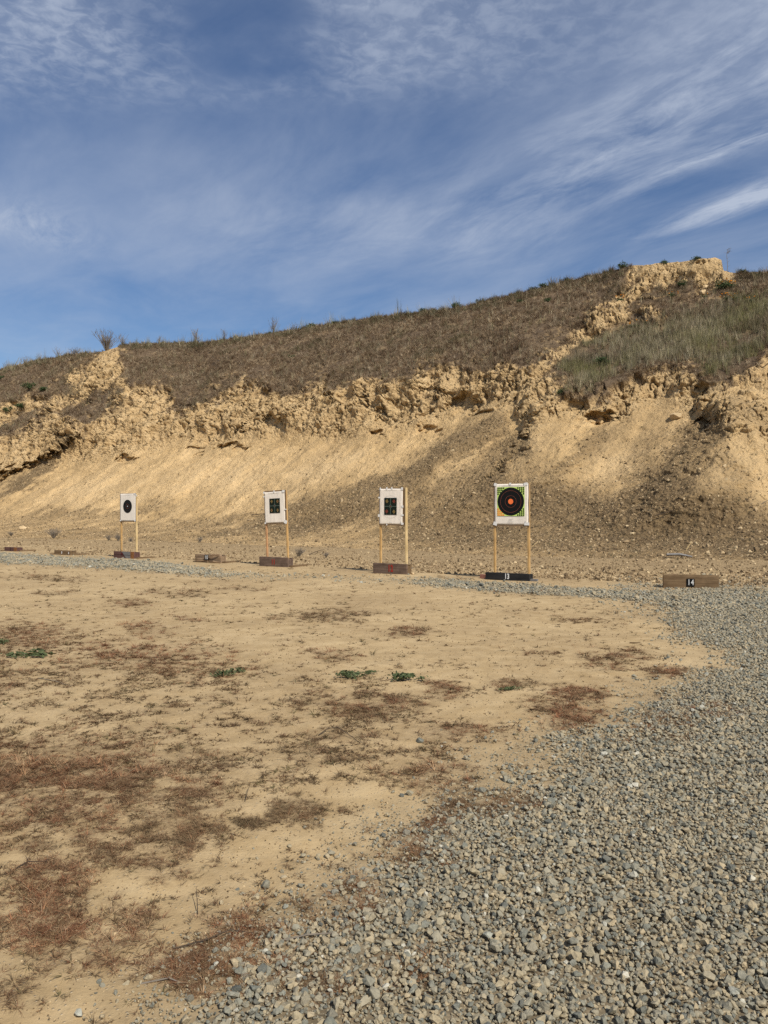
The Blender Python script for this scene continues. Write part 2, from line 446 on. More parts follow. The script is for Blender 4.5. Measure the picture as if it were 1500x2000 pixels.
# ------------------------------------------------------------------ ground sheet
GRAVEL_MAIN = [(1205, 1152), (1240, 1172), (1290, 1192), (1305, 1232), (1375, 1256), (1420, 1290), (1345, 1322), (1290, 1352),
               (1200, 1402), (1110, 1446), (1020, 1492), (915, 1548), (840, 1590), (750, 1655), (675, 1712), (575, 1785),
               (490, 1858), (405, 1935), (335, 2000), (150, 2200), (-400, 2900), (-2500, 5200), (9000, 5200), (9000, 1148), (1480, 1152), (1330, 1149)]
GRAVEL_STRIP = [(-1500, 1062), (-200, 1074), (0, 1079), (110, 1087), (220, 1092), (300, 1096), (370, 1104), (450, 1116), (560, 1122), (700, 1126),
                (850, 1128), (960, 1137), (1040, 1140), (1100, 1148), (1220, 1152), (1260, 1178), (1180, 1172), (1080, 1164), (960, 1158), (860, 1148), (760, 1141),
                (640, 1134), (520, 1131), (420, 1129), (330, 1121), (240, 1113), (120, 1106), (0, 1100), (-200, 1091), (-1500, 1070)]
PATCH = [  # x, y, rx, ry (photo pixels), strength, olive instead of red
    (90, 1505, 175, 52, 1, .1), (20, 1540, 70, 35, .9, .1), (360, 1620, 80, 55, .9, .6), (400, 1545, 45, 25, .8, .2), (600, 1590, 50, 22, .9, .8),
    (520, 1618, 26, 12, .9, .8), (175, 1600, 75, 50, .7, .1), (95, 1765, 85, 75, 1, 0), (195, 1870, 50, 38, .9, .1), (515, 1835, 70, 55, 1, 0),
    (410, 1905, 105, 36, .9, .2), (330, 1690, 60, 30, .7, .5), (450, 1880, 60, 40, .8, .2), (130, 1850, 70, 40, .6, .3), (230, 1560, 80, 20, .5, .4), (60, 1660, 60, 30, .5, .4), (300, 1850, 45, 22, .5, .3), (380, 1480, 60, 18, .5, .6), (685, 1745, 48, 30, .8, .1), (40, 1940, 55, 30, .7, .5), (255, 1790, 35, 22, .7, .2), (270, 1660, 95, 36, .7, .5),
    (830, 1508, 55, 26, 1, .1), (790, 1500, 60, 16, .7, .2), (720, 1382, 95, 22, .8, .3), (868, 1350, 42, 17, .9, .1), (900, 1432, 70, 16, .6, .3),
    (1110, 1400, 55, 24, 1, 0), (1060, 1385, 42, 12, .8, .5), (1140, 1362, 40, 15, 1, .1), (1190, 1290, 52, 14, .9, .2), (1240, 1280, 40, 8, .8, .2),
    (1290, 1312, 38, 9, 1, .1), (1050, 1278, 28, 7, .8, .4), (1020, 1343, 45, 12, .7, .5), (800, 1232, 40, 8, .9, .3), (660, 1280, 38, 10, .9, 0),
    (650, 1202, 75, 9, .7, .8), (560, 1205, 35, 6, .5, .8), (280, 1278, 120, 26, .65, 0), (50, 1250, 100, 26, .8, .3), (360, 1300, 110, 22, .5, .1),
    (100, 1131, 62, 5, .7, .8), (355, 1160, 60, 6, .7, .7), (262, 1178, 32, 5, .9, .2), (115, 1159, 40, 5, .7, .7), (285, 1226, 34, 12, .8, .1),
    (60, 1218, 25, 4, .9, .1), (365, 1208, 14, 3, .9, .1), (1285, 1425, 55, 34, .75, .3), (1390, 1388, 60, 10, .7, 0), (935, 1572, 85, 28, .8, .5),
    (860, 1612, 45, 20, .7, .2), (800, 1655, 50, 28, .6, .2), (620, 1800, 60, 30, .5, .3), (620, 1475, 60, 14, .4, .8), (650, 1445, 45, 8, .6, .9),
    (470, 1150, 40, 3, .5, .5), (1030, 1160, 70, 8, .35, .7), (1160, 1215, 60, 5, .4, .5), (1100, 1190, 60, 4, .3, .5), (780, 1900, 80, 40, .45, .3),
    (640, 1940, 80, 40, .4, .4), (-160, 1560, 150, 80, .8, .2), (-200, 1800, 150, 100, .8, .1), (-150, 1330, 160, 40, .7, .3)]
FIELD = [(-500, 1265), (0, 1262), (180, 1268), (420, 1300), (700, 1318), (820, 1365), (930, 1420), (900, 1480), (800, 1500), (700, 1520), (560, 1540), (400, 1560), (250, 1600), (0, 1640), (-500, 1700)]

def gz(x, y):
    """ground height"""
    x = np.atleast_1d(np.asarray(x, float)); y = np.atleast_1d(np.asarray(y, float))
    P = np.stack([x, y, np.zeros_like(x)], 1)
    r = np.hypot(x, y)
    far = np.clip(r / 60, 0, 1)
    return .010 * perlin(P * 1.1 + 5) * (1 - far) + .03 * perlin(P * .17 + 3) * sstep(r, 1, 8) * (1 - far)

def photo_px(x, y, z=0.0):
    yy = np.maximum(y, .35)
    return 750 + F * x / yy, 1000 + F * (HC - z) / yy

def masks(x, y):
    P = np.stack([x, y, np.zeros_like(x)], 1)
    px, py = photo_px(x, y)
    w = fbm(P * 1.3, 4) ; w2 = fbm(P * 5 + 9, 3)
    sc = np.maximum(py - 1000, 20) / 400.0                   # photo pixels per unit of wobble
    px2, py2 = px + (w * 55 + w2 * 18) * sc, py + (fbm(P * 1.1 + 40, 3) * 26 + w2 * 8) * sc
    g = sstep(poly_sd(px2, py2, GRAVEL_MAIN) / np.maximum(sc, .2), -100, 120)
    # the thin strip in front of the targets, strong at both ends
    st = sstep(poly_sd(px2, py + w * 3, GRAVEL_STRIP), -4, 6)
    st *= np.interp(px, [-500, 330, 470, 600, 780, 880, 1300], [.8, .8, .42, .2, .3, .72, .85]) * (.75 + .35 * sstep(w2, -.4, .5))
    gravel = np.clip(np.maximum(g, st), 0, 1) * (y > -.2) + (y <= -.2) * sstep(x, -1.5, .5)
    lit = np.zeros_like(x); olive = np.zeros_like(x)
    pw = px + (w * 30 + w2 * 30) * sc; ph = py + (w2 * 12 + w * 10) * sc
    for (cx, cy, rx, ry, s, o) in PATCH:
        near = (np.abs(px - cx) < rx * 3.5) & (np.abs(py - cy) < ry * 3.5)
        if not near.any(): continue
        k_ = 1.1 if cy > 1440 else 1.08
        d = np.sqrt(((pw[near] - cx) / rx) ** 2 + ((ph[near] - cy) / ry) ** 2) / k_
        v = s * sstep(d, 1.75, .15)
        olive[near] = np.where(v > lit[near], o, olive[near]); lit[near] = np.maximum(lit[near], v)
    field = sstep(poly_sd(pw, ph, FIELD) / np.maximum(sc, .2), -30, 40)
    vis = (y > .3)
    return gravel, lit * vis, olive, field * vis

def build_ground():
    th_f = np.radians(np.linspace(-40, 40, 560))
    th_b = np.radians(np.linspace(40, 320, 60))[1:-1]
    th = np.concatenate([th_f, th_b])
    r = np.concatenate([np.geomspace(.25, 1.3, 10)[:-1], np.geomspace(1.3, 40, 470), np.geomspace(40, 4000, 30)[1:]])
    R, TH = np.meshgrid(r, th, indexing='ij')
    x = (R * np.sin(TH)).ravel(); y = (R * np.cos(TH)).ravel()
    z = gz(x, y)
    P = np.stack([x, y, z * 0], 1)
    near = R.ravel() < 12
    z[near] += .006 * fbm(P[near] * 7, 3) * sstep(R.ravel()[near], 12, 4)
    g, lit, ol, fi = masks(x, y)
    V = np.concatenate([np.stack([x, y, z], 1), [[0, 0, 0]]])
    nr, nt = len(r), len(th)
    i, j = np.meshgrid(np.arange(nr - 1), np.arange(nt), indexing='ij'); j2 = (j + 1) % nt
    Q = np.stack([i * nt + j, i * nt + j2, (i + 1) * nt + j2, (i + 1) * nt + j], -1).reshape(-1, 4)
    Q = Q[:, ::-1]
    px_, py_ = photo_px(x, y); base_py = np.interp(px_, [-600, 0, 538, 1000, 1350, 2200], [1070, 1078, 1106, 1132, 1142, 1150]); wob = fbm(P * .5 + 2, 3)
    rub = (.25 + .75 * sstep(py_ + wob * 14, base_py - 2, base_py - 42)) * sstep(py_ + wob * 6, base_py + 6, base_py - 6) * (y > 6)
    litter = np.clip(lit * 1.0 + fi * (.34 + .3 * fbm(P * 2.5, 3)), 0, 1)
    me = mesh_np('ground', V, Q, M['ground'], True, {'gravel': np.append(g, 0), 'litter': np.append(litter, 0), 'rubble': np.append(rub, 0)})
    tag(obj('ground', me), 'packed tan dirt ground of the range', None, None, 'structure')
    # gravel fines: a thin sheet that comes up through the dirt where the stones lie
    rr = R.ravel()
    keepv = (g > .12) & (rr < 40) & (rr > .6)
    fm = keepv[Q].all(1)
    ids = np.unique(Q[fm]); remap = np.full(len(V), -1); remap[ids] = np.arange(len(ids))
    V2 = V[ids].copy(); V2[:, 2] += -.012 + .013 * sstep(g[ids], .12, .75)
    me2 = mesh_np('gravel_bed', V2, remap[Q[fm]], M['gravelbed'], True)
    return tag(obj('gravel_bed', me2), 'bed of grey gravel fines along the range floor', None, None, 'structure')

gravel_bed = build_ground()

# ------------------------------------------------------------------ hillside
CREST = [(-900, 800), (-300, 742), (0, 722), (60, 707), (130, 694), (185, 688), (215, 680), (240, 673), (300, 670), (400, 669), (450, 662), (500, 656), (540, 649),
         (600, 640), (650, 631), (740, 619), (800, 611), (870, 604), (940, 591), (1000, 575), (1050, 564), (1100, 550), (1150, 540), (1205, 526),
         (1236, 517), (1300, 512), (1350, 506), (1398, 503), (1409, 508), (1413, 529), (1432, 533), (1500, 531), (1700, 520), (2400, 500)]
CLIFF_BOTTOM = [(-900, 930), (0, 920), (60, 907), (143, 913), (240, 903), (333, 876), (450, 880), (530, 862), (633, 864), (743, 853), (810, 842), (890, 815),
                (963, 813), (1000, 806), (1016, 852), (1060, 838), (1104, 822), (1152, 816), (1207, 836), (1262, 796), (1317, 792), (1372, 838), (1420, 868), (1500, 890), (2400, 900)]
GRASS = [
    [(225, 300), (232, 690), (247, 753), (290, 752), (333, 757), (338, 800), (365, 805), (400, 792), (450, 752), (487, 742), (523, 760), (549, 771), (590, 765), (633, 738),
     (642, 760), (688, 760), (725, 738), (754, 749), (791, 745), (817, 723), (853, 716), (890, 709), (900, 722), (945, 723), (990, 714), (1023, 724), (1049, 713), (1090, 680),
     (1126, 643), (1170, 607), (1207, 570), (1233, 522), (1240, 300)],
    [(-1200, 300), (185, 300), (186, 690), (165, 708), (133, 745), (135, 765), (100, 770), (60, 775), (30, 782), (-1200, 860)],
    [(-1200, 880), (-10, 862), (30, 845), (75, 815), (70, 795), (40, 805), (20, 830), (-1200, 865)],
    [(117, 803), (160, 783), (187, 763), (240, 753), (243, 769), (217, 793), (200, 817), (160, 840), (147, 817)],
    [(1071, 724), (1126, 676), (1188, 643), (1232, 618), (1232, 590), (1287, 562), (1353, 546), (1360, 570), (1395, 570), (1434, 553), (1436, 536), (1440, 300), (2900, 300),
     (2900, 560), (1560, 655), (1500, 680), (1493, 690), (1474, 717), (1427, 750), (1372, 744), (1339, 719), (1302, 715), (1207, 744), (1155, 774), (1097, 772), (1110, 745), (1080, 740)]]
SANDY = [(1255, 592), (1270, 590), (1288, 610), (1290, 632), (1272, 630), (1258, 612)]
KNOB = [(150, 725), (175, 700), (200, 690), (228, 690), (245, 730), (247, 755), (225, 768), (190, 765), (160, 785), (133, 760)]
MESA = [(1236, 515), (1300, 512), (1400, 502), (1412, 530), (1434, 555), (1395, 568), (1353, 546), (1287, 560), (1232, 590), (1205, 575)]
SPUR = [(1075, 735), (1030, 790), (1018, 858), (960, 930), (880, 985)]
RIDGE = [(1385, 748), (1374, 838), (1330, 905), (1262, 965), (1180, 1030)]
DEBRIS_SHADE = [  # thick lines of dark earth and painted slope shade: points, half width, strength
    ([(1374, 845), (1335, 905), (1290, 960)], 44, .75), ([(1290, 975), (1240, 1030), (1400, 1030), (1480, 1060)], 82, 1),
    ([(1050, 985), (1120, 1000), (1200, 1030)], 64, 1), ([(1060, 1050), (1250, 1070), (1450, 1070)], 44, .9), ([(900, 1050), (1040, 1040)], 46, .85),
    ([(1010, 865), (930, 925), (840, 965)], 26, .7), ([(960, 965), (850, 1020), (790, 1045)], 48, .85), ([(970, 830), (870, 890), (790, 935), (700, 960), (590, 1005), (500, 1035)], 22, .85),
    ([(730, 985), (640, 1015), (540, 1040)], 22, .95), ([(800, 950), (720, 1000)], 34, .75), ([(480, 1035), (400, 1048)], 9, .8), ([(560, 985), (470, 1015), (350, 1022)], 9, .55),
    ([(136, 862), (90, 905), (40, 945), (-60, 1000)], 13, .9), ([(420, 1020), (300, 1050), (150, 1040), (0, 1050)], 7, .6), ([(330, 985), (230, 1010), (120, 1000), (0, 1030)], 10, .5),
    ([(1180, 850), (1120, 900), (1070, 950)], 14, .55), ([(1290, 860), (1240, 900)], 30, .35), ([(1400, 880), (1460, 960)], 20, .3),
    ([(1600, 980), (1800, 1030), (2300, 1040)], 60, .8), ([(1500, 830), (1440, 800)], 22, .35), ([(-100, 900), (-300, 960), (-700, 1000)], 20, .8)]
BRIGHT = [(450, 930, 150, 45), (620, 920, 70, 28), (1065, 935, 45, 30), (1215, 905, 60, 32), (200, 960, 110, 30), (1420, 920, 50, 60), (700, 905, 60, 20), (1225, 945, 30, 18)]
CAVE = [(1170, 812, 26, 15, 1.1), (1178, 826, 12, 14, .7), (902, 786, 34, 17, .9), (845, 765, 36, 8, .6), (940, 808, 26, 7, .6), (535, 826, 22, 13, .6), (742, 806, 10, 14, .6),
        (736, 848, 12, 7, .6), (836, 838, 22, 9, .5), (452, 873, 30, 6, .8), (250, 897, 18, 6, .8), (382, 879, 12, 6, .5), (1372, 822, 9, 20, .8),
        (20, 912, 22, 7, .7), (55, 905, 12, 6, .7), (122, 855, 9, 9, .6), (465, 842, 9, 7, .6), (372, 800, 14, 6, .5), (640, 770, 5, 12, .4),
        (1372, 516, 10, 6, .3), (708, 780, 6, 14, .4), (1372, 760, 12, 16, .5), (1020, 846, 6, 16, .5)]

def interp(line, x): a = np.array(line, float); return np.interp(x, a[:, 0], a[:, 1])

def gauss1(a, s, axis):
    n = int(s * 3) + 1; k = np.exp(-.5 * (np.arange(-n, n + 1) / s) ** 2); k /= k.sum()
    pad = [(0, 0), (0, 0)]; pad[axis] = (n, n); q = np.pad(a, pad, mode='edge')
    return np.apply_along_axis(lambda v: np.convolve(v, k, 'valid'), axis, q)

def hill_depth():
    """distance of the hill along every photo ray, from slope angles integrated upwards"""
    gx = np.arange(-900, 2401, 10.0); gy = np.arange(1116, 479, -2.0)
    PX, PY = np.meshgrid(gx, gy, indexing='ij')
    grass = np.max([poly_sd(PX, PY, p) for p in GRASS], 0) > 0
    cb = interp(CLIFF_BOTTOM, PX)
    toe0 = np.interp(PX, [-900, 0, 400, 750, 1000, 1250, 1500, 2400], [1045, 1050, 1062, 1078, 1090, 1098, 1104, 1108])
    toe1 = np.interp(PX, [-900, 0, 400, 750, 1000, 1250, 1500, 2400], [1030, 1030, 1040, 1050, 1062, 1070, 1078, 1085])
    ang = 5 + 28 * sstep(toe1 - PY, -5, 55)
    ang = np.where(PY > toe0, 0, ang)
    ang = np.where(PY < cb, 56, ang)
    ang = np.where(PX > 1390, np.where(PY < cb, 46, ang), ang)
    ang = np.where(grass, 34, ang)
    ang = np.where((poly_sd(PX, PY, KNOB) > 0), 58, ang)
    ang = np.where((poly_sd(PX, PY, MESA) > 0), 60, ang)
    strip = (PX > 1049) & (PX < 1240) & (PY < 724) & ~grass & (poly_sd(PX, PY, MESA) < 0)
    ang = np.where(strip, 40, ang)
    ang = gauss1(gauss1(ang.astype(float), 3.0, 0), 3.5, 1)
    k = np.interp(gx, [-900, 0, 750, 1500, 2400], [.58, .64, .8, .98, 1.05])[:, None]
    e = (1000 - gy) / F
    m = np.maximum(np.tan(np.radians(ang)) * k, 0) - e[None, :]
    m = np.where(e[None, :] > -.01, np.maximum(m, .10), np.maximum(m, .015))
    lnY = np.zeros_like(ang); de = 2.0 / F
    lnY[:, 0] = math.log((HC + .07) / -e[0])
    lnY[:, 1:] = lnY[:, :1] + np.cumsum(.5 * (de / m[:, 1:] + de / m[:, :-1]), 1)
    lnY = gauss1(lnY, 3.0, 0)
    return gx, gy, lnY

GX, GY, LNY = hill_depth()
def depth_at(px, py):
    fx = np.clip((px - GX[0]) / 10.0, 0, len(GX) - 1.001); fy = np.clip((GY[0] - py) / 2.0, 0, len(GY) - 1.001)
    i = fx.astype(int); j = fy.astype(int); a = fx - i; b = fy - j
    return np.exp((LNY[i, j] * (1 - a) + LNY[i + 1, j] * a) * (1 - b) + (LNY[i, j + 1] * (1 - a) + LNY[i + 1, j + 1] * a) * b)

def ray_pt(px, py, Y):
    return np.stack([(px - 750) / F * Y, Y, HC + (1000 - py) / F * Y], -1)

def build_hill():
    cols = np.concatenate([np.arange(-900, -40, 9.0), np.arange(-40, 1540, 1.75), np.arange(1540, 2400, 9.0)])
    nrow = 400
    crest = interp(CREST, cols)
    crest = crest + 1.2 * perlin(np.stack([cols / 14, cols * 0, cols * 0], 1)) + 1.5 * perlin(np.stack([cols / 45, cols * 0 + 3, cols * 0], 1))
    bot = np.interp(cols, [-900, 0, 400, 750, 1000, 1250, 1500, 2400], [1052, 1057, 1069, 1085, 1097, 1105, 1111, 1114])
    t = np.linspace(0, 1, nrow)
    crs = gauss1(np.interp(np.arange(-900, 2401, 2.0), cols, crest)[:, None], 22, 0)[:, 0]; crs = np.interp(cols, np.arange(-900, 2401, 2.0), crs)
    PY = bot[:, None] + (crs - bot)[:, None] * t[None, :] + (crest - crs)[:, None] * sstep(t, .80, 1.0)[None, :]; PX = np.repeat(cols[:, None], nrow, 1)
    px, py = PX.ravel(), PY.ravel()
    Y = depth_at(px, py)
    # zones, with wobbling borders
    P0 = ray_pt(px, py, Y)
    wa = fbm(P0 * .8, 4); wb = fbm(P0 * .8 + 31, 4); wc = fbm(P0 * 2.6 + 11, 3)
    qx, qy = px + wa * 10 + wc * 6, py + wb * 9 + wc * 6
    gsd = np.max([poly_sd(qx, qy, p) for p in GRASS], 0)
    gsd = np.minimum(gsd, -poly_sd(qx, qy, SANDY))
    grass = sstep(gsd, -4, 5)
    patchy = sstep(wa + .9 * wc + .5 * perlin(P0 * 6.0), .25, .75) * sstep(gsd, 42, 2)          # bare earth showing near the edge of the grass
    grass = grass * (1 - .8 * patchy)
    cb = interp(CLIFF_BOTTOM, qx)
    cliff = sstep(cb - qy + 14 * wc + 10 * wb, -14, 34) * (1 - grass)
    right = sstep(qx, 1378, 1400)
    cliff = np.maximum(cliff * (1 - .45 * right), .45 * right * sstep(1010 - qy, 0, 120) * (1 - grass))
    sp_d, sp_s = line_d(qx, qy, SPUR); rg_d, rg_s = line_d(qx, qy, RIDGE)
    # rough spur below the second cliff, and the outcrop on the left
    cliff = np.maximum(cliff, .7 * sstep(sp_d, 42, 8) * (sp_s < 0) * sstep(qy, 1000, 900) * (1 - grass))
    outcrop = sstep(poly_sd(qx, qy, [(-300, 930), (0, 845), (60, 830), (100, 800), (145, 815), (152, 850), (120, 870), (60, 905), (0, 925), (-300, 980)]), -6, 8)
    cliff = np.maximum(cliff, outcrop * (1 - grass))
    # ray-wise relief: spurs, ridge, hollows (metres towards the eye)
    Rl = np.zeros_like(px)
    Rl += 1.3 * sstep(-sp_s * sp_d, -16, 26) * sstep(sp_d, 190, 20) * sstep(py, 722, 772) * sstep(py, 1010, 900)
    Rl += 1.35 * sstep(-rg_s * rg_d, -30, 48) * sstep(rg_d, 230, 40) * sstep(py, 740, 800) * sstep(py, 1060, 960)
    Rl += 1.0 * np.exp(-((px - 195) / 42) ** 2 - ((py - 735) / 34) ** 2)
    Rl += 1.3 * outcrop + .5 * np.exp(-((px - 120) / 36) ** 2 - ((py - 835) / 30) ** 2)
    d, s = line_d(px, py, [(140, 862), (40, 945), (-90, 1010)])
    Rl += .5 * np.exp(-(d / 14) ** 2)
    for pts, a, w in (([(970, 830), (870, 890), (790, 935), (650, 985), (500, 1035)], .55, 22), ([(960, 960), (850, 1010), (770, 1045)], .5, 26),
                      ([(720, 985), (560, 1040)], .3, 14), ([(600, 880), (480, 960), (330, 1010)], .25, 30), ([(400, 890), (280, 960), (120, 1010)], .25, 26)):
        d, s = line_d(px, py, pts); Rl += a * np.exp(-(d / w) ** 2)
    for cx, cy, rx, ry, dep in CAVE:
        near = (np.abs(px - cx) < 3 * rx) & (np.abs(py - cy) < 3 * ry)
        d2 = ((px[near] + wc[near] * 16 + wa[near] * 8 - cx) / rx) ** 2 + ((py[near] + wa[near] * 8 + wb[near] * 10 - cy) / ry) ** 2
        Rl[near] -= dep * .62 * sstep(d2, 1.6, .2)
        Rl[near] += dep * .35 * np.exp(-((px[near] - cx) / (rx * 1.2)) ** 2 - ((py[near] - cy + 1.6 * ry) / (ry * .8)) ** 2)   # lip above the hollow
    Yd = Y * (1 - Rl / np.maximum(Y, 1))
    P = ray_pt(px, py, Yd)
    # rough rock in world space
    nrm = np.array([-.52, -.72, .46])
    edge = sstep(np.tile(t, len(cols)), 1.0, .93) * .85 + .15
    D = np.zeros(len(P))
    c = cliff > .02
    Pc = P[c]; wp = Pc + .25 * np.stack([perlin(Pc * 1.1), perlin(Pc * 1.1 + 7), perlin(Pc * 1.1 + 13)], 1)
    f1, f2, ci, ti = worley(wp * np.array([.9, .9, 1.1])); g1, g2, cj, tj = worley(wp * np.array([2.2, 2.2, 2.8]) + 4)
    h1, h2, ck, tk = worley(wp * 5.0 + 9)
    foot = .35 + .65 * sstep(interp(CLIFF_BOTTOM, px[c]) - py[c], -5, 60)
    rid = 1 - np.abs(fbm(Pc * .75 + 3, 4)) * 1.6
    vert = perlin(Pc * np.array([1.6, 1.6, .35]) + 21)                   # rills
    crack = np.abs(perlin(Pc * np.array([1.3, 1.3, .6]) + .6 * np.stack([perlin(Pc * 2.3), perlin(Pc * 2.3 + 5), perlin(Pc * 2.3 + 8)], 1)))
    ledge = perlin(np.stack([Pc[:, 0] * .25, Pc[:, 1] * .25, Pc[:, 2] * 1.7 + .5 * perlin(Pc * .5)], 1))
    crack2 = np.abs(perlin(Pc * np.array([2.9, 2.9, 1.7]) + 9 + .7 * np.stack([perlin(Pc * 4.1), perlin(Pc * 4.1 + 5), perlin(Pc * 4.1 + 8)], 1)))
    gate = sstep(fbm(Pc * .6 + 50, 2), -.35, .35)
    D[c] += cliff[c] * foot * (-.10 + .05 * (ci - .5) + .14 * ti + .03 * (cj - .5) + .07 * tj + .02 * tk + .60 * fbm(Pc * .22 + 7, 2) + .38 * perlin(Pc * np.array([.75, .75, .14]) + 33)
                               + .20 * (rid - .6) - .42 * sstep(crack, .085, .0) * sstep(rid, .1, .6) - .15 * sstep(crack2, .09, 0) * (.15 + .85 * gate)
                               + .20 * vert + .20 * ledge + .08 * fbm(Pc * 3, 4))
    # soft talus, clods and rills
    tt = P @ np.array([.8, -.6, 0]); dn = P @ np.array([.6, .8, 0])
    S = np.stack([tt + .3 * wa, dn * .12, P[:, 2] * .12], 1)
    tal = (1 - grass) * (1 - cliff)
    D += tal * (.22 * fbm(S * .4, 2) + .03 * perlin(S * 2.2) + .10 * fbm(P * .9, 3) + .05 * fbm(P * 3.4, 3))
    D += grass * (.20 * fbm(P * .5, 3) + .07 * fbm(P * 2.0 + 5, 3))
    deb_shade = np.zeros_like(px)
    for pts, w, s_ in DEBRIS_SHADE:
        d, _ = line_d(px + wa * 16 + wc * 8, py + wb * 12 + wc * 6, pts)
        deb_shade = np.maximum(deb_shade, s_ * sstep(d, w * 1.5, w * .4))
    toe = np.interp(px, [-900, 0, 400, 750, 1000, 1250, 1500, 2400], [1050, 1050, 1062, 1078, 1090, 1098, 1104, 1108])
    deb_shade = np.maximum(deb_shade, .5 * sstep(py, toe - 75, toe - 15) * (.5 + .5 * sstep(wc, -.2, .6)))
    deb_shade *= (1 - grass) * (.55 + .45 * sstep(py + wc * 16 + wa * 14, toe + 4, toe - 40))
    dc = deb_shade > .05
    q1, q2, cq, tq = worley(P[dc] * 5.5)
    D[dc] += deb_shade[dc] * .05 * (cq - .4) * sstep(q2 - q1, 0, .25)
    low = sstep(toe + 6 - py, 0, 30)
    P = P + nrm * (D * edge * low)[:, None]
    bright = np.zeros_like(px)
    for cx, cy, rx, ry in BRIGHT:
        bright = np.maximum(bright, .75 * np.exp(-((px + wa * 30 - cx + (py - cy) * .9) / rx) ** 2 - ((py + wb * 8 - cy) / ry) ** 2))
    bright *= (.5 + .5 * sstep(fbm(S * 1.3 + 3, 3), -.3, .4)) * (1 - deb_shade)
    # the back of the hill
    V = P.reshape(len(cols), nrow, 3)
    top = V[:, -1, :]; back = []
    dirs = np.stack([(cols - 750) / F, np.ones_like(cols)], 1); dirs /= np.linalg.norm(dirs, axis=1)[:, None]
    for dist, dz in ((.5, -.02), (1.5, -.12), (4, -.5), (10, -1.7), (22, -4.5), (45, -16)):
        b = top.copy(); b[:, :2] += dirs * dist; b[:, 2] += dz; back.append(b)
    V = np.concatenate([V, np.stack(back, 1)], 1)
    n2 = V.shape[1]
    def ext(a): return np.concatenate([a.reshape(len(cols), nrow), np.repeat(a.reshape(len(cols), nrow)[:, -1:], len(back), 1)], 1).ravel()
    i, j = np.meshgrid(np.arange(len(cols) - 1), np.arange(n2 - 1), indexing='ij')
    Q = np.stack([i * n2 + j, (i + 1) * n2 + j, (i + 1) * n2 + j + 1, i * n2 + j + 1], -1).reshape(-1, 4)
    gx = ext(grass); gx.reshape(len(cols), n2)[:, nrow:] = 1
    me = mesh_np('hill', V.reshape(-1, 3), Q, M['hill'], True, {'grass': gx, 'cliff': ext(cliff), 'debris_shade': ext(deb_shade), 'bright': ext(bright)})
    tag(obj('hill', me), 'eroded sandstone hillside with bare cliff band and dry grass on top', None, None, 'structure')
    return dict(cols=cols, V=V, grass=gx.reshape(len(cols), n2), cliff=ext(cliff).reshape(len(cols), n2), deb_shade=ext(deb_shade).reshape(len(cols), n2), px=PX, py=PY, nrow=nrow, gsd=gsd.reshape(len(cols), nrow))

H = build_hill()

def hill_point(px, py):
    """point of the finished hill seen at a photo pixel"""
    i = int(np.argmin(np.abs(H['cols'] - px))); j = int(np.argmin(np.abs(H['py'][i] - py)))
    return Vector(H['V'][i, j])

# ------------------------------------------------------------------ scattering (only for masses nobody could count)
def proto_collection(name, meshes):
    c = bpy.data.collections.new(name)
    for i, me in enumerate(meshes):
        o = bpy.data.objects.new('%s_kind_%02d' % (name, i), me); c.objects.link(o)
    return c

def scatter(name, P, rot, scl, idx, coll, tint=None, parent=None):
    n = len(P)
    me = bpy.data.meshes.new(name); me.vertices.add(n); me.vertices.foreach_set('co', np.asarray(P, np.float32).ravel())
    a = me.attributes.new('rot', 'FLOAT_VECTOR', 'POINT'); a.data.foreach_set('vector', np.asarray(rot, np.float32).ravel())
    scl = np.asarray(scl, np.float32)
    if scl.ndim == 1: scl = np.repeat(scl[:, None], 3, 1)
    a = me.attributes.new('scl', 'FLOAT_VECTOR', 'POINT'); a.data.foreach_set('vector', scl.ravel())
    a = me.attributes.new('idx', 'INT', 'POINT'); a.data.foreach_set('value', np.asarray(idx, np.int32))
    a = me.attributes.new('tint', 'FLOAT', 'POINT'); a.data.foreach_set('value', np.asarray(tint if tint is not None else np.zeros(n), np.float32))
    me.materials.append(coll.objects[0].data.materials[0])
    o = obj(name, me, parent)
    g = bpy.data.node_groups.new(name + '_nodes', 'GeometryNodeTree')
    g.interface.new_socket('Geometry', in_out='INPUT', socket_type='NodeSocketGeometry')
    g.interface.new_socket('Geometry', in_out='OUTPUT', socket_type='NodeSocketGeometry')
    N = g.nodes; L = g.links
    gi = N.new('NodeGroupInput'); go = N.new('NodeGroupOutput'); ip = N.new('GeometryNodeInstanceOnPoints')
    ci = N.new('GeometryNodeCollectionInfo'); ci.inputs['Collection'].default_value = coll
    ci.inputs['Separate Children'].default_value = True; ci.inputs['Reset Children'].default_value = True
    def na(nm, typ):
        q = N.new('GeometryNodeInputNamedAttribute'); q.data_type = typ; q.inputs['Name'].default_value = nm
        return q.outputs['Attribute']
    er = N.new('FunctionNodeEulerToRotation')
    L.new(na('rot', 'FLOAT_VECTOR'), er.inputs[0])
    L.new(gi.outputs[0], ip.inputs['Points']); L.new(ci.outputs[0], ip.inputs['Instance'])
    ip.inputs['Pick Instance'].default_value = True
    L.new(na('idx', 'INT'), ip.inputs['Instance Index']); L.new(er.outputs[0], ip.inputs['Rotation']); L.new(na('scl', 'FLOAT_VECTOR'), ip.inputs['Scale'])
    L.new(ip.outputs[0], go.inputs[0])
    o.modifiers.new('scatter', 'NODES').node_group = g
    return o

def rnd(a, b, n=None): return RNG.uniform(a, b, n)

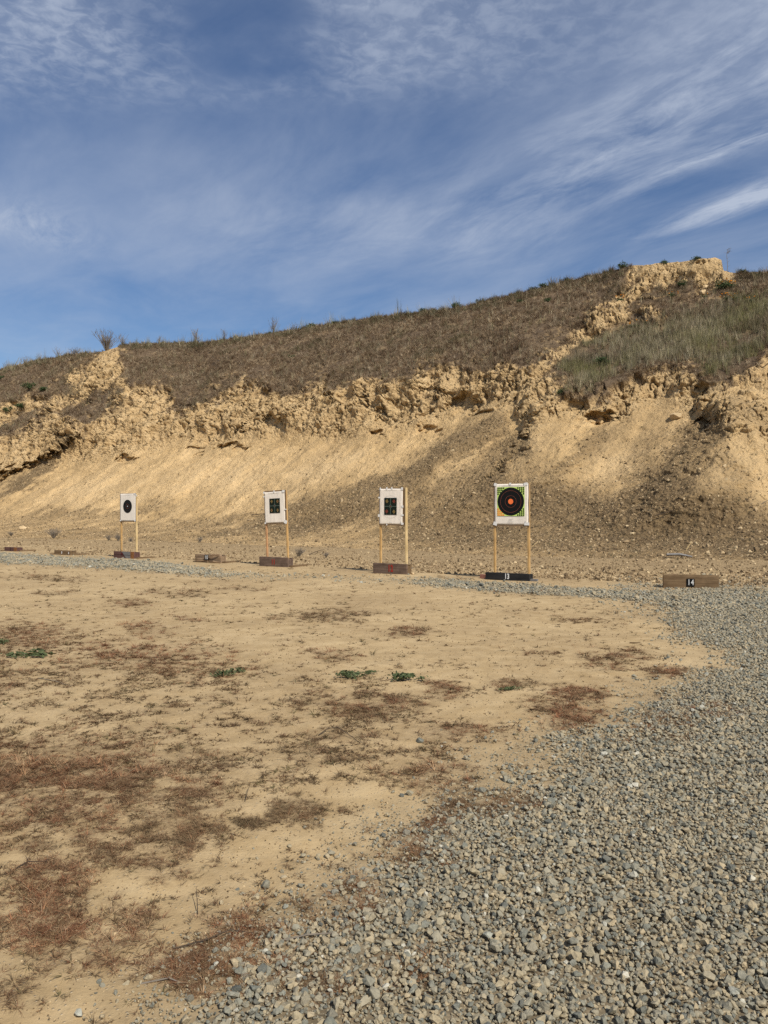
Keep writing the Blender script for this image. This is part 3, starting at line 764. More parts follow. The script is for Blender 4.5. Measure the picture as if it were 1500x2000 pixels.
def tuft_mesh(name, mat, blades, h, spread, width, droop, seg=3):
    V = []; Q = []; SH = []
    for _ in range(blades):
        a = rnd(0, math.tau); r0 = spread * .35 * math.sqrt(rnd(0, 1)); hh = h * rnd(.45, 1.05); out = spread * rnd(.2, 1.0) * droop
        b = rnd(0, math.tau); w = width * rnd(.6, 1.2); side = np.array([-math.sin(b), math.cos(b), 0]) * w * .5
        base = np.array([r0 * math.cos(a), r0 * math.sin(a), -.03 * h]); dr = np.array([math.cos(a), math.sin(a), 0])
        i0 = len(V); SH += [rnd(0, 1)] * (2 * seg + 2)
        for k in range(seg + 1):
            t = k / seg; p = base + dr * out * t ** 1.8 + np.array([0, 0, hh * (t - .25 * droop * t ** 3)])
            wd = side * (1 - .85 * t); V += [p - wd, p + wd]
        for k in range(seg): q = i0 + 2 * k; Q.append((q, q + 1, q + 3, q + 2))
    return mesh_np(name, V, Q, mat, True, {'shade': SH})

def hull_stone(name, mat, n=20, squash=.62, seed=0):
    r = np.random.default_rng(seed); bm = bmesh.new()
    p = r.normal(size=(n, 3)); p /= np.linalg.norm(p, axis=1)[:, None]; p *= r.uniform(.78, 1.05, (n, 1))
    p *= (1, r.uniform(.68, .95), squash * r.uniform(.8, 1.15)); p *= .5
    vs = [bm.verts.new(q) for q in p]
    g = bmesh.ops.convex_hull(bm, input=vs)
    loose = [v for v in bm.verts if not v.link_faces]
    for v in loose: bm.verts.remove(v)
    bmesh.ops.recalc_face_normals(bm, faces=bm.faces)
    return bm_mesh(name, bm, mat)

# -- gravel
def gravel():
    protos = [hull_stone('pebble_shape_%d' % i, M['pebble'], int(rnd(13, 22)), rnd(.5, .8), i) for i in range(14)]
    coll = proto_collection('pebble', protos)
    pts = []
    # jittered grids, coarser with distance
    for (y0, y1, step) in ((1.25, 3.2, .0138), (3.2, 5.5, .0160), (5.5, 9, .0205), (9, 14, .026), (14, 26, .034)):
        hw = (900 / F) * y1 + 2.8
        xs = np.arange(-hw, hw, step); ys = np.arange(y0, y1, step)
        X, Yy = np.meshgrid(xs, ys); X = X.ravel() + RNG.uniform(-.5, .5, X.size) * step; Yy = Yy.ravel() + RNG.uniform(-.5, .5, Yy.size) * step
        k = np.abs(X) < (780 / F) * Yy + .12
        k |= (np.abs(X) < (780 / F) * Yy + 2.6) & (RNG.random(len(X)) < .5)      # beside the picture: fewer, larger
        X, Yy = X[k], Yy[k]
        g, lit, ol, fi = masks(X, Yy)
        prob = (.012 + .988 * sstep(g + .25 * fbm(np.stack([X, Yy, X * 0], 1) * 4, 2), .16, .80) ** 1.25) * (g > .03)
        prob = np.maximum(prob, .05 * sstep(g, 0.0, .05)) * (1 - .45 * lit)
        m = RNG.random(len(X)) < prob
        pts.append(np.stack([X[m], Yy[m], step * np.where(np.abs(X[m]) < (780 / F) * Yy[m] + .12, 1, 1.4), g[m]], 1))
    p = np.concatenate(pts); n = len(p)
    size = p[:, 2] * np.exp(RNG.normal(0, .38, n)) * 1.14
    size = np.where(p[:, 1] < 9, np.clip(size, .009, .042), size)
    z = gz(p[:, 0], p[:, 1]) + size * (.10 + .34 * RNG.random(n) ** 1.6) * (.45 + .55 * p[:, 3]) + .004 * p[:, 3]
    P = np.stack([p[:, 0], p[:, 1], z], 1)
    rot = np.stack([RNG.normal(0, .38, n), RNG.normal(0, .38, n), RNG.uniform(0, 6.28, n)], 1)
    idx = RNG.integers(0, len(protos), n)
    # fines between the stones
    nf = 26000; yf = np.exp(RNG.uniform(math.log(1.3), math.log(6), nf)); xf = (RNG.uniform(250, 1560, nf) - 750) / F * yf
    gf = masks(xf, yf)[0]; kf = RNG.random(nf) < sstep(gf, .02, .4); xf, yf, gf = xf[kf], yf[kf], gf[kf]; sf = RNG.uniform(.005, .012, len(xf))
    of = scatter('gravel_fines', np.stack([xf, yf, gz(xf, yf) + .002 + sf * .2], 1), RNG.uniform(0, 6.28, (len(xf), 3)), sf, RNG.integers(0, len(protos), len(xf)), coll, None, gravel_bed); of['kind'] = 'stuff'
    # the 300 that show largest are pieces of their own
    px, py = photo_px(P[:, 0], P[:, 1]); app = size / P[:, 1] * ((px > 5) & (px < 1495) & (py > 1005) & (py < 1990))
    first = np.argsort(-app)[:300]
    for i in first:
        obj('pebble', protos[idx[i]], gravel_bed, P[i], rot[i], float(size[i]))
    m = np.ones(n, bool); m[first] = False
    o = scatter('loose_gravel', P[m], rot[m], size[m], idx[m], coll, None, gravel_bed); o['kind'] = 'stuff'
    print('gravel', n)
gravel()

# -- dry growth on the dirt
def ground_growth():
    mossp = [tuft_mesh('moss_%d' % i, M['moss'], 30, .012, .034, .0026, 1.7) for i in range(5)]
    sprp = [tuft_mesh('sprig_%d' % i, M['sprig'], 15, .010, .022, .0040, 1.7) for i in range(5)]
    cm = proto_collection('moss', mossp); cs = proto_collection('sprig', sprp)
    A, B = [], []
    for (y0, y1, step, sc) in ((1.3, 3.4, .0130, .72), (3.4, 6, .025, 1.25), (6, 10, .042, 1.8), (10, 17, .085, 3.0)):
        hw = (900 / F) * y1 + 2.2
        xs = np.arange(-hw, hw, step); ys = np.arange(y0, y1, step); X, Yy = np.meshgrid(xs, ys)
        X = X.ravel() + RNG.uniform(-.6, .6, X.size) * step; Yy = Yy.ravel() + RNG.uniform(-.6, .6, Yy.size) * step
        k = (np.abs(X) < (780 / F) * Yy + .2) | ((np.abs(X) < (780 / F) * Yy + 2.2) & (RNG.random(len(X)) < .6)); X, Yy = X[k], Yy[k]
        g, lit, ol, fi = masks(X, Yy)
        Pn = np.stack([X, Yy, X * 0], 1); nn = fbm(Pn * 3.3, 3); n4 = perlin(Pn * 11 + 3)
        m = RNG.random(len(X)) < np.clip(lit ** 1.3 * sstep(nn + 1.1 * n4, -.8, .45), 0, 1)
        A.append(np.stack([X[m], Yy[m], np.full(m.sum(), sc), ol[m]], 1))
        pb = np.clip(fi * .55 * sstep(nn + 1.1 * n4, -.35, .55) + .28 * lit + .17 * sstep(nn + .9 * n4, -.05, .6) * (1 - .7 * sstep(g, .2, .9)), 0, 1)
        m = RNG.random(len(X)) < pb
        B.append(np.stack([X[m], Yy[m], np.full(m.sum(), sc), ol[m]], 1))
    for nm, L, coll, k0, k1, lab in (('dry_moss', A, cm, .55, 1.25, 'red-brown dry moss and grass in patches on the dirt'), ('dry_sprigs', B, cs, .5, 1.3, 'small dark dry sprigs strewn over the dirt')):
        p = np.concatenate(L); n = len(p)
        P = np.stack([p[:, 0], p[:, 1], gz(p[:, 0], p[:, 1]) + .001], 1)
        rot = np.stack([RNG.normal(0, .25, n), RNG.normal(0, .25, n), RNG.uniform(0, 6.28, n)], 1)
        s = RNG.uniform(k0, k1, n) * p[:, 2] ** .8
        o = scatter(nm, P, rot, s, RNG.integers(0, 5, n), coll, np.clip(p[:, 3] * RNG.uniform(.5, 1.2, n), 0, 1))
        tag(o, lab, 'grass', None, 'stuff'); print(nm, n)
    # grit on the bare dirt
    pr = [hull_stone('grit_shape_%d' % i, M['clod'], 10, .7, 50 + i) for i in range(5)]; cg = proto_collection('grit', pr)
    n = 22000; Yy = np.exp(RNG.uniform(math.log(1.4), math.log(24), n)); X = (RNG.uniform(-60, 1560, n) - 750) / F * Yy
    s = RNG.uniform(.004, .011, n) * (Yy / 3) ** .5
    P = np.stack([X, Yy, gz(X, Yy) + s * .15], 1)
    o = scatter('grit', P, RNG.uniform(0, 6.28, (n, 3)), s, RNG.integers(0, 5, n), cg); tag(o, 'fine grit scattered over the bare dirt', 'grit', None, 'stuff')
    # crumbs of earth on the strip between the targets and the slope
    n = 14000; px = RNG.uniform(-120, 1620, n); lo = np.interp(px, [-120, 0, 538, 1000, 1350, 1620], [1072, 1074, 1104, 1128, 1142, 1150])
    py = lo - np.abs(RNG.normal(0, 26, n)); k = py > np.interp(px, [-120, 0, 400, 750, 1000, 1250, 1620], [1046, 1047, 1058, 1073, 1085, 1093, 1100]); px, py = px[k], py[k]; n = len(px)
    X, Yy = ground_at(px, py); s = np.exp(RNG.normal(math.log(.035), .5, n)).clip(.012, .12)
    o = scatter('crumbs', np.stack([X, Yy, gz(X, Yy) + s * .12], 1), RNG.uniform(0, 6.28, (n, 3)), s, RNG.integers(0, 5, n), cg); tag(o, 'crumbled earth behind the line of targets', 'rubble', None, 'stuff')
ground_growth()

# -- growth and rubble on the hillside
def hill_scatter():
    V = H['V'][:, :H['nrow'], :]; a = V[1:, 1:] - V[:-1, :-1]; b = V[1:, :-1] - V[:-1, 1:]
    area = np.clip(.5 * np.linalg.norm(np.cross(a, b), axis=2), 0, .6)
    C = (V[1:, 1:] + V[:-1, :-1] + V[1:, :-1] + V[:-1, 1:]) / 4
    g = H['grass'][:-1, :H['nrow'] - 1]; de = H['deb_shade'][:-1, :H['nrow'] - 1]; cl = H['cliff'][:-1, :H['nrow'] - 1]
    px = H['px'][:-1, :-1]; py = H['py'][:-1, :-1]
    def pick(w, n):
        w = (w * area).ravel(); ids = RNG.choice(len(w), n, p=w / w.sum())
        J = RNG.uniform(0, 1, (n, 2))
        i, j = np.unravel_index(ids, area.shape)
        u, v = J[:, :1], J[:, 1:]
        P = (V[i, j] * (1 - u) + V[i + 1, j] * u) * (1 - v) + (V[i, j + 1] * (1 - u) + V[i + 1, j + 1] * u) * v
        return P, i, j
    spill = .45 * sstep(H['gsd'][:-1, :-1], -24, 0) * (1 - g) * (H['py'][:-1, :-1] > 500)
    inview = np.where((px > -120) & (px < 1620), 1.0, .25)
    lobe = sstep(poly_sd(px, py, GRASS[4]), 0, 14) * sstep(py - (560 + (1500 - px) * .28), -10, 45)
    lobe *= (px > 1060)
    # brown slope
    tp = [tuft_mesh('dry_tuft_%d' % i, M['drygrass'], 24, .24, .17, .011, .9) for i in range(6)]
    c1 = proto_collection('dry_tuft', tp)
    Pn = C.reshape(-1, 3); cln = sstep(fbm(Pn * .55, 3), -.75, .35).reshape(area.shape)
    P, i, j = pick((g * (1 - .5 * lobe) + spill) * inview * (.2 + cln), 42000); n = len(P)
    nn = fbm(P * .9, 3); s = RNG.uniform(.45, 1.15, n) * (1 + .5 * sstep(nn, 0, .7))
    rot = np.stack([RNG.normal(.0, .18, n), RNG.normal(0, .18, n), RNG.uniform(0, 6.28, n)], 1)
    tint = np.clip(sstep(fbm(P * .35 + 8, 3), .1, .8) * .8 + .0, 0, 1) * RNG.random(n)
    o = scatter('dry_grass', P, rot, s, RNG.integers(0, 6, n), c1, tint); tag(o, 'dry brown grass covering the upper hillside', 'grass', None, 'stuff')
    # taller pale stalks
    ts = [tuft_mesh('stalk_%d' % k, M['greengrass'], 9, .55, .16, .010, .5) for k in range(5)]
    c2 = proto_collection('stalk', ts)
    lobe = lobe * sstep(poly_sd(px, py, GRASS[4]) + 26 * (cln - .5), 0, 34)
    P1, i, j = pick(lobe * g * inview * (.25 + cln), 9000); P2, i2, j2 = pick(g * inview * (1 - lobe) * (cln > .5), 2600)
    P = np.concatenate([P1, P2]); n = len(P)
    rot = np.stack([RNG.normal(0, .16, n), RNG.normal(0, .16, n), RNG.uniform(0, 6.28, n)], 1)
    tint = np.concatenate([sstep(fbm(P1 * .4, 3), -.3, .5) * RNG.random(len(P1)), RNG.random(len(P2)) * .1])
    o = scatter('tall_grass', P, rot, RNG.uniform(.5, 1.15, n), RNG.integers(0, 5, n), c2, tint); tag(o, 'taller grey-green grass on the right shoulder of the hill', 'grass', None, 'stuff')
    # ragged fringe along the skyline
    row = np.tile(np.linspace(0, 1, H['nrow'] - 1)[None, :], (area.shape[0], 1))
    fr = sstep(perlin(np.stack([px.ravel() / 30, px.ravel() * 0, px.ravel() * 0 + 4], 1)).reshape(px.shape), -.25, .5)
    P, i, j = pick(g * (row > .972) * (.3 + fr) * inview, 4200); n = len(P)
    rot = np.stack([RNG.normal(0, .2, n), RNG.normal(0, .2, n), RNG.uniform(0, 6.28, n)], 1)
    o = scatter('skyline_brush', P, rot, np.exp(RNG.normal(0, .38, n)).clip(.4, 2.4) * (.75 + .5 * sstep(fbm(P * .8, 2), -.2, .5)), RNG.integers(0, 6, n), c1, RNG.random(n)); tag(o, 'ragged dry brush along the skyline', 'brush', None, 'stuff')
    wl = g * (row > .975) * (.15 + fr) * np.where(px < 620, 1.0, .35) * (px > -100) * (px < 1600)
    P, i, j = pick(wl, 520); n = len(P); rot = np.stack([RNG.normal(0, .22, n), RNG.normal(0, .22, n), RNG.uniform(0, 6.28, n)], 1)
    o = scatter('skyline_stalks', P, rot, np.exp(RNG.normal(.1, .4, n)).clip(.5, 2.6), RNG.integers(0, 5, n), c2, RNG.random(n) * .2); tag(o, 'thin dry stalks standing up along the skyline', 'stalks', None, 'stuff')
    # sparse growth on cliff ledges and on dark earth
    P, i, j = pick((cl * .10 + de * .8 + .015) * inview * (1 - g), 5200); n = len(P)
    rot = np.stack([RNG.normal(0, .3, n), RNG.normal(0, .3, n), RNG.uniform(0, 6.28, n)], 1)
    o = scatter('sparse_weeds', P, rot, RNG.uniform(.18, .55, n), RNG.integers(0, 6, n), c1, RNG.random(n) * .8); tag(o, 'sparse dry weeds on the crumbled lower slope', 'weeds', None, 'stuff')
    # clods
    pr = [hull_stone('clod_shape_%d' % k, M['clod'], 12, .75, 80 + k) for k in range(6)]; c3 = proto_collection('clod', pr)
    P, i, j = pick((de * 1.2 + .09) * (1 - .8 * cl) * (1 - g) * inview, 42000); n = len(P)
    s = np.exp(RNG.normal(math.log(.048), .5, n)); s = np.clip(s, .016, .28)
    o = scatter('rubble', P, RNG.uniform(0, 6.28, (n, 3)), s, RNG.integers(0, 6, n), c3); tag(o, 'crumbled earth and stones on the slope', 'rubble', None, 'stuff')
hill_scatter()

# ------------------------------------------------------------------ targets and their timber bases
STAND_ROT = math.radians(-31.3)

def empty(name, loc, rz):
    o = bpy.data.objects.new(name, None); COL.objects.link(o); o.empty_display_size = .1
    o.location = loc; o.rotation_euler = (0, 0, rz); return o

def box_part(name, mat, parent, b, bev=.003, rot=None, rough=0.0, cuts=0):
    """one timber: a bevelled box, optionally worn (jittered along its length)"""
    bm = bmesh.new(); add_box(bm, *b, bev=0 if rough else bev)
    if rough:
        bmesh.ops.subdivide_edges(bm, edges=[e for e in bm.edges if abs(e.verts[0].co.x - e.verts[1].co.x) > .1], cuts=cuts or 10, use_grid_fill=True)
        bmesh.ops.bevel(bm, geom=[e for e in bm.edges if e.calc_face_angle(0) > 1], offset=.002, segments=1, affect='EDGES')
        for v in bm.verts:
            k = Vector((v.co.x * 7, v.co.y * 30, v.co.z * 30 + hash(name) % 7))
            n = perlin(np.array([[k.x + parent.location.x * 3, k.y, k.z]]))[0]
            v.co.z += rough * n; v.co.y += rough * .25 * n
    o = obj(name, bm_mesh(name, bm, mat), parent)
    if rot: o.rotation_euler = rot
    return o

def text_mesh(s, size, mat, squeeze=.8, bold=.004):
    cu = bpy.data.curves.new('digits', 'FONT'); cu.body = s; cu.size = size; cu.align_x = 'CENTER'; cu.align_y = 'CENTER'
    cu.extrude = .0008; cu.offset = bold; cu.space_character = 1.15
    o = bpy.data.objects.new('digits', cu); COL.objects.link(o)
    dg = bpy.context.evaluated_depsgraph_get(); me = bpy.data.meshes.new_from_object(o.evaluated_get(dg))
    bpy.data.objects.remove(o); bpy.data.curves.remove(cu)
    me.transform(Matrix.Diagonal((squeeze, 1, 1, 1))); me.materials.clear(); me.materials.append(mat)
    return me

def number(s, size, mat, parent, x, y, z, squeeze=.8, bold=.004, tilt=0):
    """digits lie in the plane of the front board, facing the shooter"""
    return obj('number', text_mesh(s, size, mat, squeeze, bold), parent, (x, y, z), (math.radians(90), 0, tilt))

def place(px, py, dz=0.0):
    x, y = ground_at(px, py); return (x, y, float(gz(x, y)[0]) + dz)

def base(px, py, label, w=.76, h=.185, mats=('oldwood', 'oldwood'), feet=(1, 1), rough=.004, rz=0):
    b = empty('stand_base', place(px, py), STAND_ROT + rz)
    tag(b, label, 'target base', 'numbered timber bases along the firing range')
    box_part('front_board', M[mats[0]], b, (-w / 2, w / 2, -.02, .02, -.02, h), rough=rough)
    box_part('back_board', M[mats[1]], b, (-w / 2 + .01, w / 2 - .004, .13, .17, -.02, h * .93), rough=rough)
    for sx in (-1, 1):
        x0 = sx * (w / 2 - .012) - (.03 if sx > 0 else 0)
        box_part('spacer_block', M[mats[1]], b, (x0, x0 + .03, .022, .128, -.015, h * .8))
    if feet[0]: box_part('foot', M['brownwood'], b, (-w / 2 - .085, -w / 2 - .004, -.10, .42, -.012, .034))
    if feet[1]: box_part('foot', M['brownwood'], b, (w / 2 + .004, w / 2 + .085, .03, .03 + .52 * feet[1], -.012, .036))
    return b

def frame(px, py, label, top, bottom, w=.64, post='post_tan', post2=None, tilt=0.0, right_front=False, backer_x=(0, 0), rz=0):
    """two posts standing in the base with a cardboard backer on them"""
    f = empty('target_frame', place(px, py), STAND_ROT + rz)
    f.rotation_euler = (0, tilt, STAND_ROT + rz)
    tag(f, label, 'target frame', 'post and cardboard frames standing in the bases')
    pw = .038
    for k, sx in enumerate((-1, 1)):
        x = sx * (w / 2 - pw / 2)
        if right_front and sx > 0: yy = (.030, .068)
        else: yy = (.060, .098)
        zt = top + (.002 if (sx > 0 and right_front) else -.012)
        bm = bmesh.new(); add_box(bm, x - pw / 2, x + pw / 2, yy[0], yy[1], -.01, zt, .003)
        for v in bm.verts: v.co.x += .004 * math.sin(v.co.z * 2.1 + k)
        me = bm_mesh('post', bm, M[(post2 or post) if sx > 0 else post])
        # grain runs up the post: turn the mesh so that local x is the long axis
        me.transform(Matrix.Rotation(math.radians(90), 4, 'Y')); o = obj('post', me, f); o.rotation_euler = (0, math.radians(-90), 0)
    x0, x1 = -w / 2 + backer_x[0], w / 2 + backer_x[1]
    nx, nz = 10, 12; bm = bmesh.new(); add_box(bm, x0, x1, .046, .056, bottom - .02, top)
    if right_front:
        for v in bm.verts:
            if v.co.x > 0: v.co.x = min(v.co.x, w / 2 - pw - .002)
    obj('cardboard_backer', bm_mesh('cardboard_backer', bm, M['card']), f)
    return f

def flat(bm, pts, y, mat_index=0):
    vs = [bm.verts.new((p[0], y, p[1])) for p in pts]; bm.faces.new(vs)

def disc(name, mat, parent, cx, cz, r, y, r0=0.0, n=48, rx=1.0):
    """printed disc or ring facing the shooter"""
    bm = bmesh.new(); a = [k * math.tau / n for k in range(n)]
    o_ = [bm.verts.new((cx + rx * r * math.cos(t), y, cz + r * math.sin(t))) for t in a]
    if r0:
        i_ = [bm.verts.new((cx + rx * r0 * math.cos(t), y, cz + r0 * math.sin(t))) for t in a]
        for k in range(n): bm.faces.new((o_[k], o_[(k + 1) % n], i_[(k + 1) % n], i_[k]))
    else: bm.faces.new(o_)
    return obj(name, bm_mesh(name, bm, mat), parent)

def strip_mesh(name, mat, parent, quads, y):
    bm = bmesh.new()
    for q in quads: flat(bm, q, y)
    return obj(name, bm_mesh(name, bm, mat), parent)

def bar(x0, z0, x1, z1, w):
    d = Vector((x1 - x0, z1 - z0)); n = Vector((-d.y, d.x)).normalized() * w / 2
    return [(x0 + n.x, z0 + n.y), (x0 - n.x, z0 - n.y), (x1 - n.x, z1 - n.y), (x1 + n.x, z1 + n.y)]

def paper(px, py, label, x0, x1, z0, z1, seed, tilt=0.0, tape=(), rz=0, wav=.004):
    p = empty('paper_target', place(px, py), STAND_ROT + rz); p.rotation_euler = (0, tilt, STAND_ROT + rz)
    tag(p, label, 'paper target', 'paper targets fixed to the cardboard backers')
    nx, nz = 26, 30; X, Z = np.meshgrid(np.linspace(0, 1, nx), np.linspace(0, 1, nz), indexing='ij')
    r = np.random.default_rng(seed)
    ex = .006 * perlin(np.stack([Z.ravel() * 3, X.ravel() * 0 + seed, Z.ravel() * 0], 1)).reshape(X.shape) * (np.abs(X - .5) * 2) ** 4
    ez = .006 * perlin(np.stack([X.ravel() * 3, Z.ravel() * 0 + seed + 9, Z.ravel() * 0], 1)).reshape(X.shape) * (np.abs(Z - .5) * 2) ** 4
    wv = wav * np.abs(perlin(np.stack([X.ravel() * 5, Z.ravel() * 1.4, X.ravel() * 0 + seed + 5], 1))).reshape(X.shape)
    wv *= 1 - np.exp(-((X - .5) / .3) ** 2 - ((Z - .5) / .33) ** 2) * .95            # flat where the print is
    V = np.stack([x0 + (x1 - x0) * X + ex, .0425 - wv, z0 + (z1 - z0) * Z + ez], -1).reshape(-1, 3)
    i, j = np.meshgrid(np.arange(nx - 1), np.arange(nz - 1), indexing='ij')
    Q = np.stack([i * nz + j, (i + 1) * nz + j, (i + 1) * nz + j + 1, i * nz + j + 1], -1).reshape(-1, 4)
    o = obj('sheet', mesh_np('sheet', V, Q, M['paper'], True), p)
    md = o.modifiers.new('thickness', 'SOLIDIFY'); md.thickness = .0012; md.offset = 0
    for (tx, tz, tw, th, ta) in tape:
        bm = bmesh.new(); add_box(bm, -tw / 2, tw / 2, -.001, .001, -th / 2, th / 2)
        t = obj('tape', bm_mesh('tape', bm, M['tape']), p, (x0 + (x1 - x0) * tx, .0425 - wav - .002, z0 + (z1 - z0) * tz), (0, ta, 0))
    return p

YP = .0365                                            # prints sit just in front of the sheet
def five_diamond(p, cx, cz, w, h, cols):
    """dark sighting sticker with a cross and five diamonds"""
    strip_mesh('sticker', M['dkgreen'], p, [[(cx - w / 2, cz - h / 2), (cx + w / 2, cz - h / 2), (cx + w / 2, cz + h / 2), (cx - w / 2, cz + h / 2)]], YP)
    y = YP - .0012
    st = p.children[-1]
    fine = []
    for k in range(1, 12): fine.append(bar(cx - w / 2 + w * k / 12, cz - h / 2, cx - w / 2 + w * k / 12, cz + h / 2, .0010))
    for k in range(1, 14): fine.append(bar(cx - w / 2, cz - h / 2 + h * k / 14, cx + w / 2, cz - h / 2 + h * k / 14, .0010))
    strip_mesh('fine_grid', plain_cache('fine_grid_line', (.03, .05, .035)), p, fine, y + .0005)
    d = .036
    strip_mesh('cross_lines', M['gridline'], p, [bar(cx, cz - h / 2, cx, cz - d, .006), bar(cx, cz + d, cx, cz + h / 2, .006),
                                               bar(cx - w / 2, cz, cx - d * .8, cz, .006), bar(cx + d * .8, cz, cx + w / 2, cz, .006)], y)
    for (dx, dz, m1, m2) in ((0, 0, 'gridline', 'dia_red'), (-.28, .30, cols[0], 'dia_tan'), (.28, .29, cols[1], 'dia_red'), (-.30, -.30, cols[2], 'dia_red'), (.28, -.31, cols[3], 'dia_tan')):
        x, z = cx + dx * w, cz + dz * h; r = d if dx == 0 else .033
        q = [(x, z + r), (x + r * .8, z), (x, z - r), (x - r * .8, z)]
        o = strip_mesh('diamond', M[m1], p, [bar(*q[k], *q[(k + 1) % 4], .006) for k in range(4)], y - .0006)
        c = strip_mesh('diamond_centre', M[m2], o, [[(x, z + .012), (x + .009, z), (x, z - .012), (x - .009, z)]], y - .0006)

_pc = {}
def plain_cache(n, c):
    if n not in _pc: _pc[n] = plain(n, c, .6, .05)
    return _pc[n]

# stand 9
b9 = base(243, 1090.5, 'dark red and grey base numbered 9 with an orange end, under the leftmost target', h=.17, mats=('redwood', 'redwood'), feet=(0, 1))
gp = strip_mesh('grey_panel', M['steel'], b9, [[(-.07, .172), (.10, -.004), (.26, -.004), (.26, .168)]], -.0265)  # grey parallelogram over the right part of the dark red board
box_part('rusty_end_plate', M['rust'], b9, (.255, .374, -.030, -.0215, .0, .172))
strip_mesh('seam', M['black'], b9, [bar(-.37, .098, -.06, .096, .006), bar(-.02, .090, .255, .082, .005)], -.0285)
number('9', .15, M['maroon'], b9, -.06, -.0295, .075, .95)
frame(247, 1090, 'pale narrow post frame holding the oval black bullseye target', 1.645, .94, .60, 'post_tan', 'post_pale')
bx = obj('post_splint', bm_mesh('post_splint', (lambda bm: (add_box(bm, -.265, -.235, .040, .058, .20, .52), bm)[1])(bmesh.new()), M['post_tan']), [o for o in COL.objects if o.name.startswith('target_frame')][-1])
p9 = paper(247, 1090, 'white sheet with a single black round bullseye, leftmost of the targets', -.285, .285, .945, 1.635, 3, 0,
           [(.97, .985, .09, .03, .2), (.03, .01, .05, .03, 0), (.97, .02, .05, .05, 0), (1.05, .95, .10, .022, .75)])
disc('bullseye', M['black'], p9, -.005, 1.315, .168, YP, n=64, rx=.96)
for r in (.115, .062): disc('scoring_ring', M['ring'] if r < .1 else plain_cache('dark_ring', (.05, .045, .045)), p9, -.005, 1.315, r, YP - .001, r - .004, rx=.96)
disc('centre_spot', M['white'], p9, -.005, 1.315, .013, YP - .001)
strip_mesh('fine_print', M['greyline'], p9, [bar(-.10, 1.612, .15, 1.612, .006)], YP)

# stand 10: a broken base
b10 = base(407, 1099, 'splintered broken plank base with a black plate reading 10', .80, .19, ('rot', 'rot'), (0, 1), .028)
bm = bmesh.new(); add_box(bm, -.06, .055, -.066, -.058, .055, .185)
pl = obj('number_plate', bm_mesh('number_plate', bm, M['black']), b10)
number('10', .125, M['white'], pl, -.002, -.0675, .12, .72, .001)
for k, (x0, z0, x1, z1, hh) in enumerate(((-.44, .02, -.1, .05, .03), (-.40, .075, -.08, .085, .022), (.05, .16, .38, .205, .028), (.08, .035, .42, .02, .04))):
    bm = bmesh.new(); add_tube(bm, [(x0, -.05, z0), ((x0 + x1) / 2, -.06 - .01 * k, (z0 + z1) / 2 + .012), (x1, -.045, z1)], [hh * .35, hh * .6, hh * .3], 5)
    obj('splinter', bm_mesh('splinter', bm, M['rot']), b10)

# stand 11
b11 = base(535, 1107, 'grey weathered base marked with a red 11, right of the splintered base', .78, .205, ('oldwood', 'oldwood'), (0, 1), .004)
number('11', .15, M['redpaint'], b11, .00, -.0235, .095, .62, .006)
frame(538, 1107, 'orange-tan post frame leaning slightly, holding the wrinkled diamond target', 1.63, .93, .60, 'post_orange', 'post_tan', math.radians(-2.0))
p11 = paper(538, 1107, 'wrinkled sheet with small dark five-diamond sticker, on the leaning orange-tan frame', -.285, .265, .935, 1.60, 8, math.radians(-2.0),
            [(0, .99, .05, .04, 0), (.5, 1.01, .03, .05, 0), (.96, 1.0, .07, .05, 0), (1.03, .02, .08, .07, .4), (0.02, .0, .04, .03, 0), (-.02, .86, .05, .02, 0), (1.05, .42, .05, .02, .2)], wav=.009)
five_diamond(p11, -.005, 1.30, .285, .315, ('dia_tan', 'dia_tan', 'dia_tan', 'dia_tan'))
strip_mesh('fine_print', M['greyline'], p11, [bar(-.17, 1.578, .14, 1.578, .006)], YP - .004)

# stand 12
b12 = base(762, 1121, 'grey weathered base marked with a red 12, beside white rubble', .74, .195, ('oldwood', 'brownwood'), (0, 0), .004)
number('12', .17, M['redpaint'], b12, .02, -.0235, .10, .62, .007)
frame(765, 1120.5, 'upright pale frame whose bright right post stands in front of its cardboard', 1.625, .93, .62, 'post_tan', 'post_pale', 0, True)
p12 = paper(765, 1120.5, 'smooth white sheet with a five-diamond sticker, second from the right', -.305, .205, .935, 1.61, 14, math.radians(.4),
            [(.04, 1.0, .03, .05, 0), (.32, 1.01, .03, .05, .2), (.54, 1.01, .03, .05, -.1), (.98, 1.0, .04, .05, 0), (-.01, .75, .04, .03, 0), (-.02, .24, .04, .05, 0), (1.0, .5, .04, .04, 0), (1.0, .26, .05, .03, 0), (1.0, .02, .05, .04, 0), (.33, -.01, .02, .03, 0)], wav=.004)
five_diamond(p12, -.058, 1.275, .275, .325, ('dia_tan', 'dia_red', 'dia_red', 'dia_tan'))
disc('faint_ring', plain_cache('faint_ring', (.66, .625, .57)), p12, -.055, 1.27, .215, YP + .0005, .211, n=64)
strip_mesh('fine_print', M['greyline'], p12, [bar(-.19, 1.585, .08, 1.585, .005)], YP - .002)

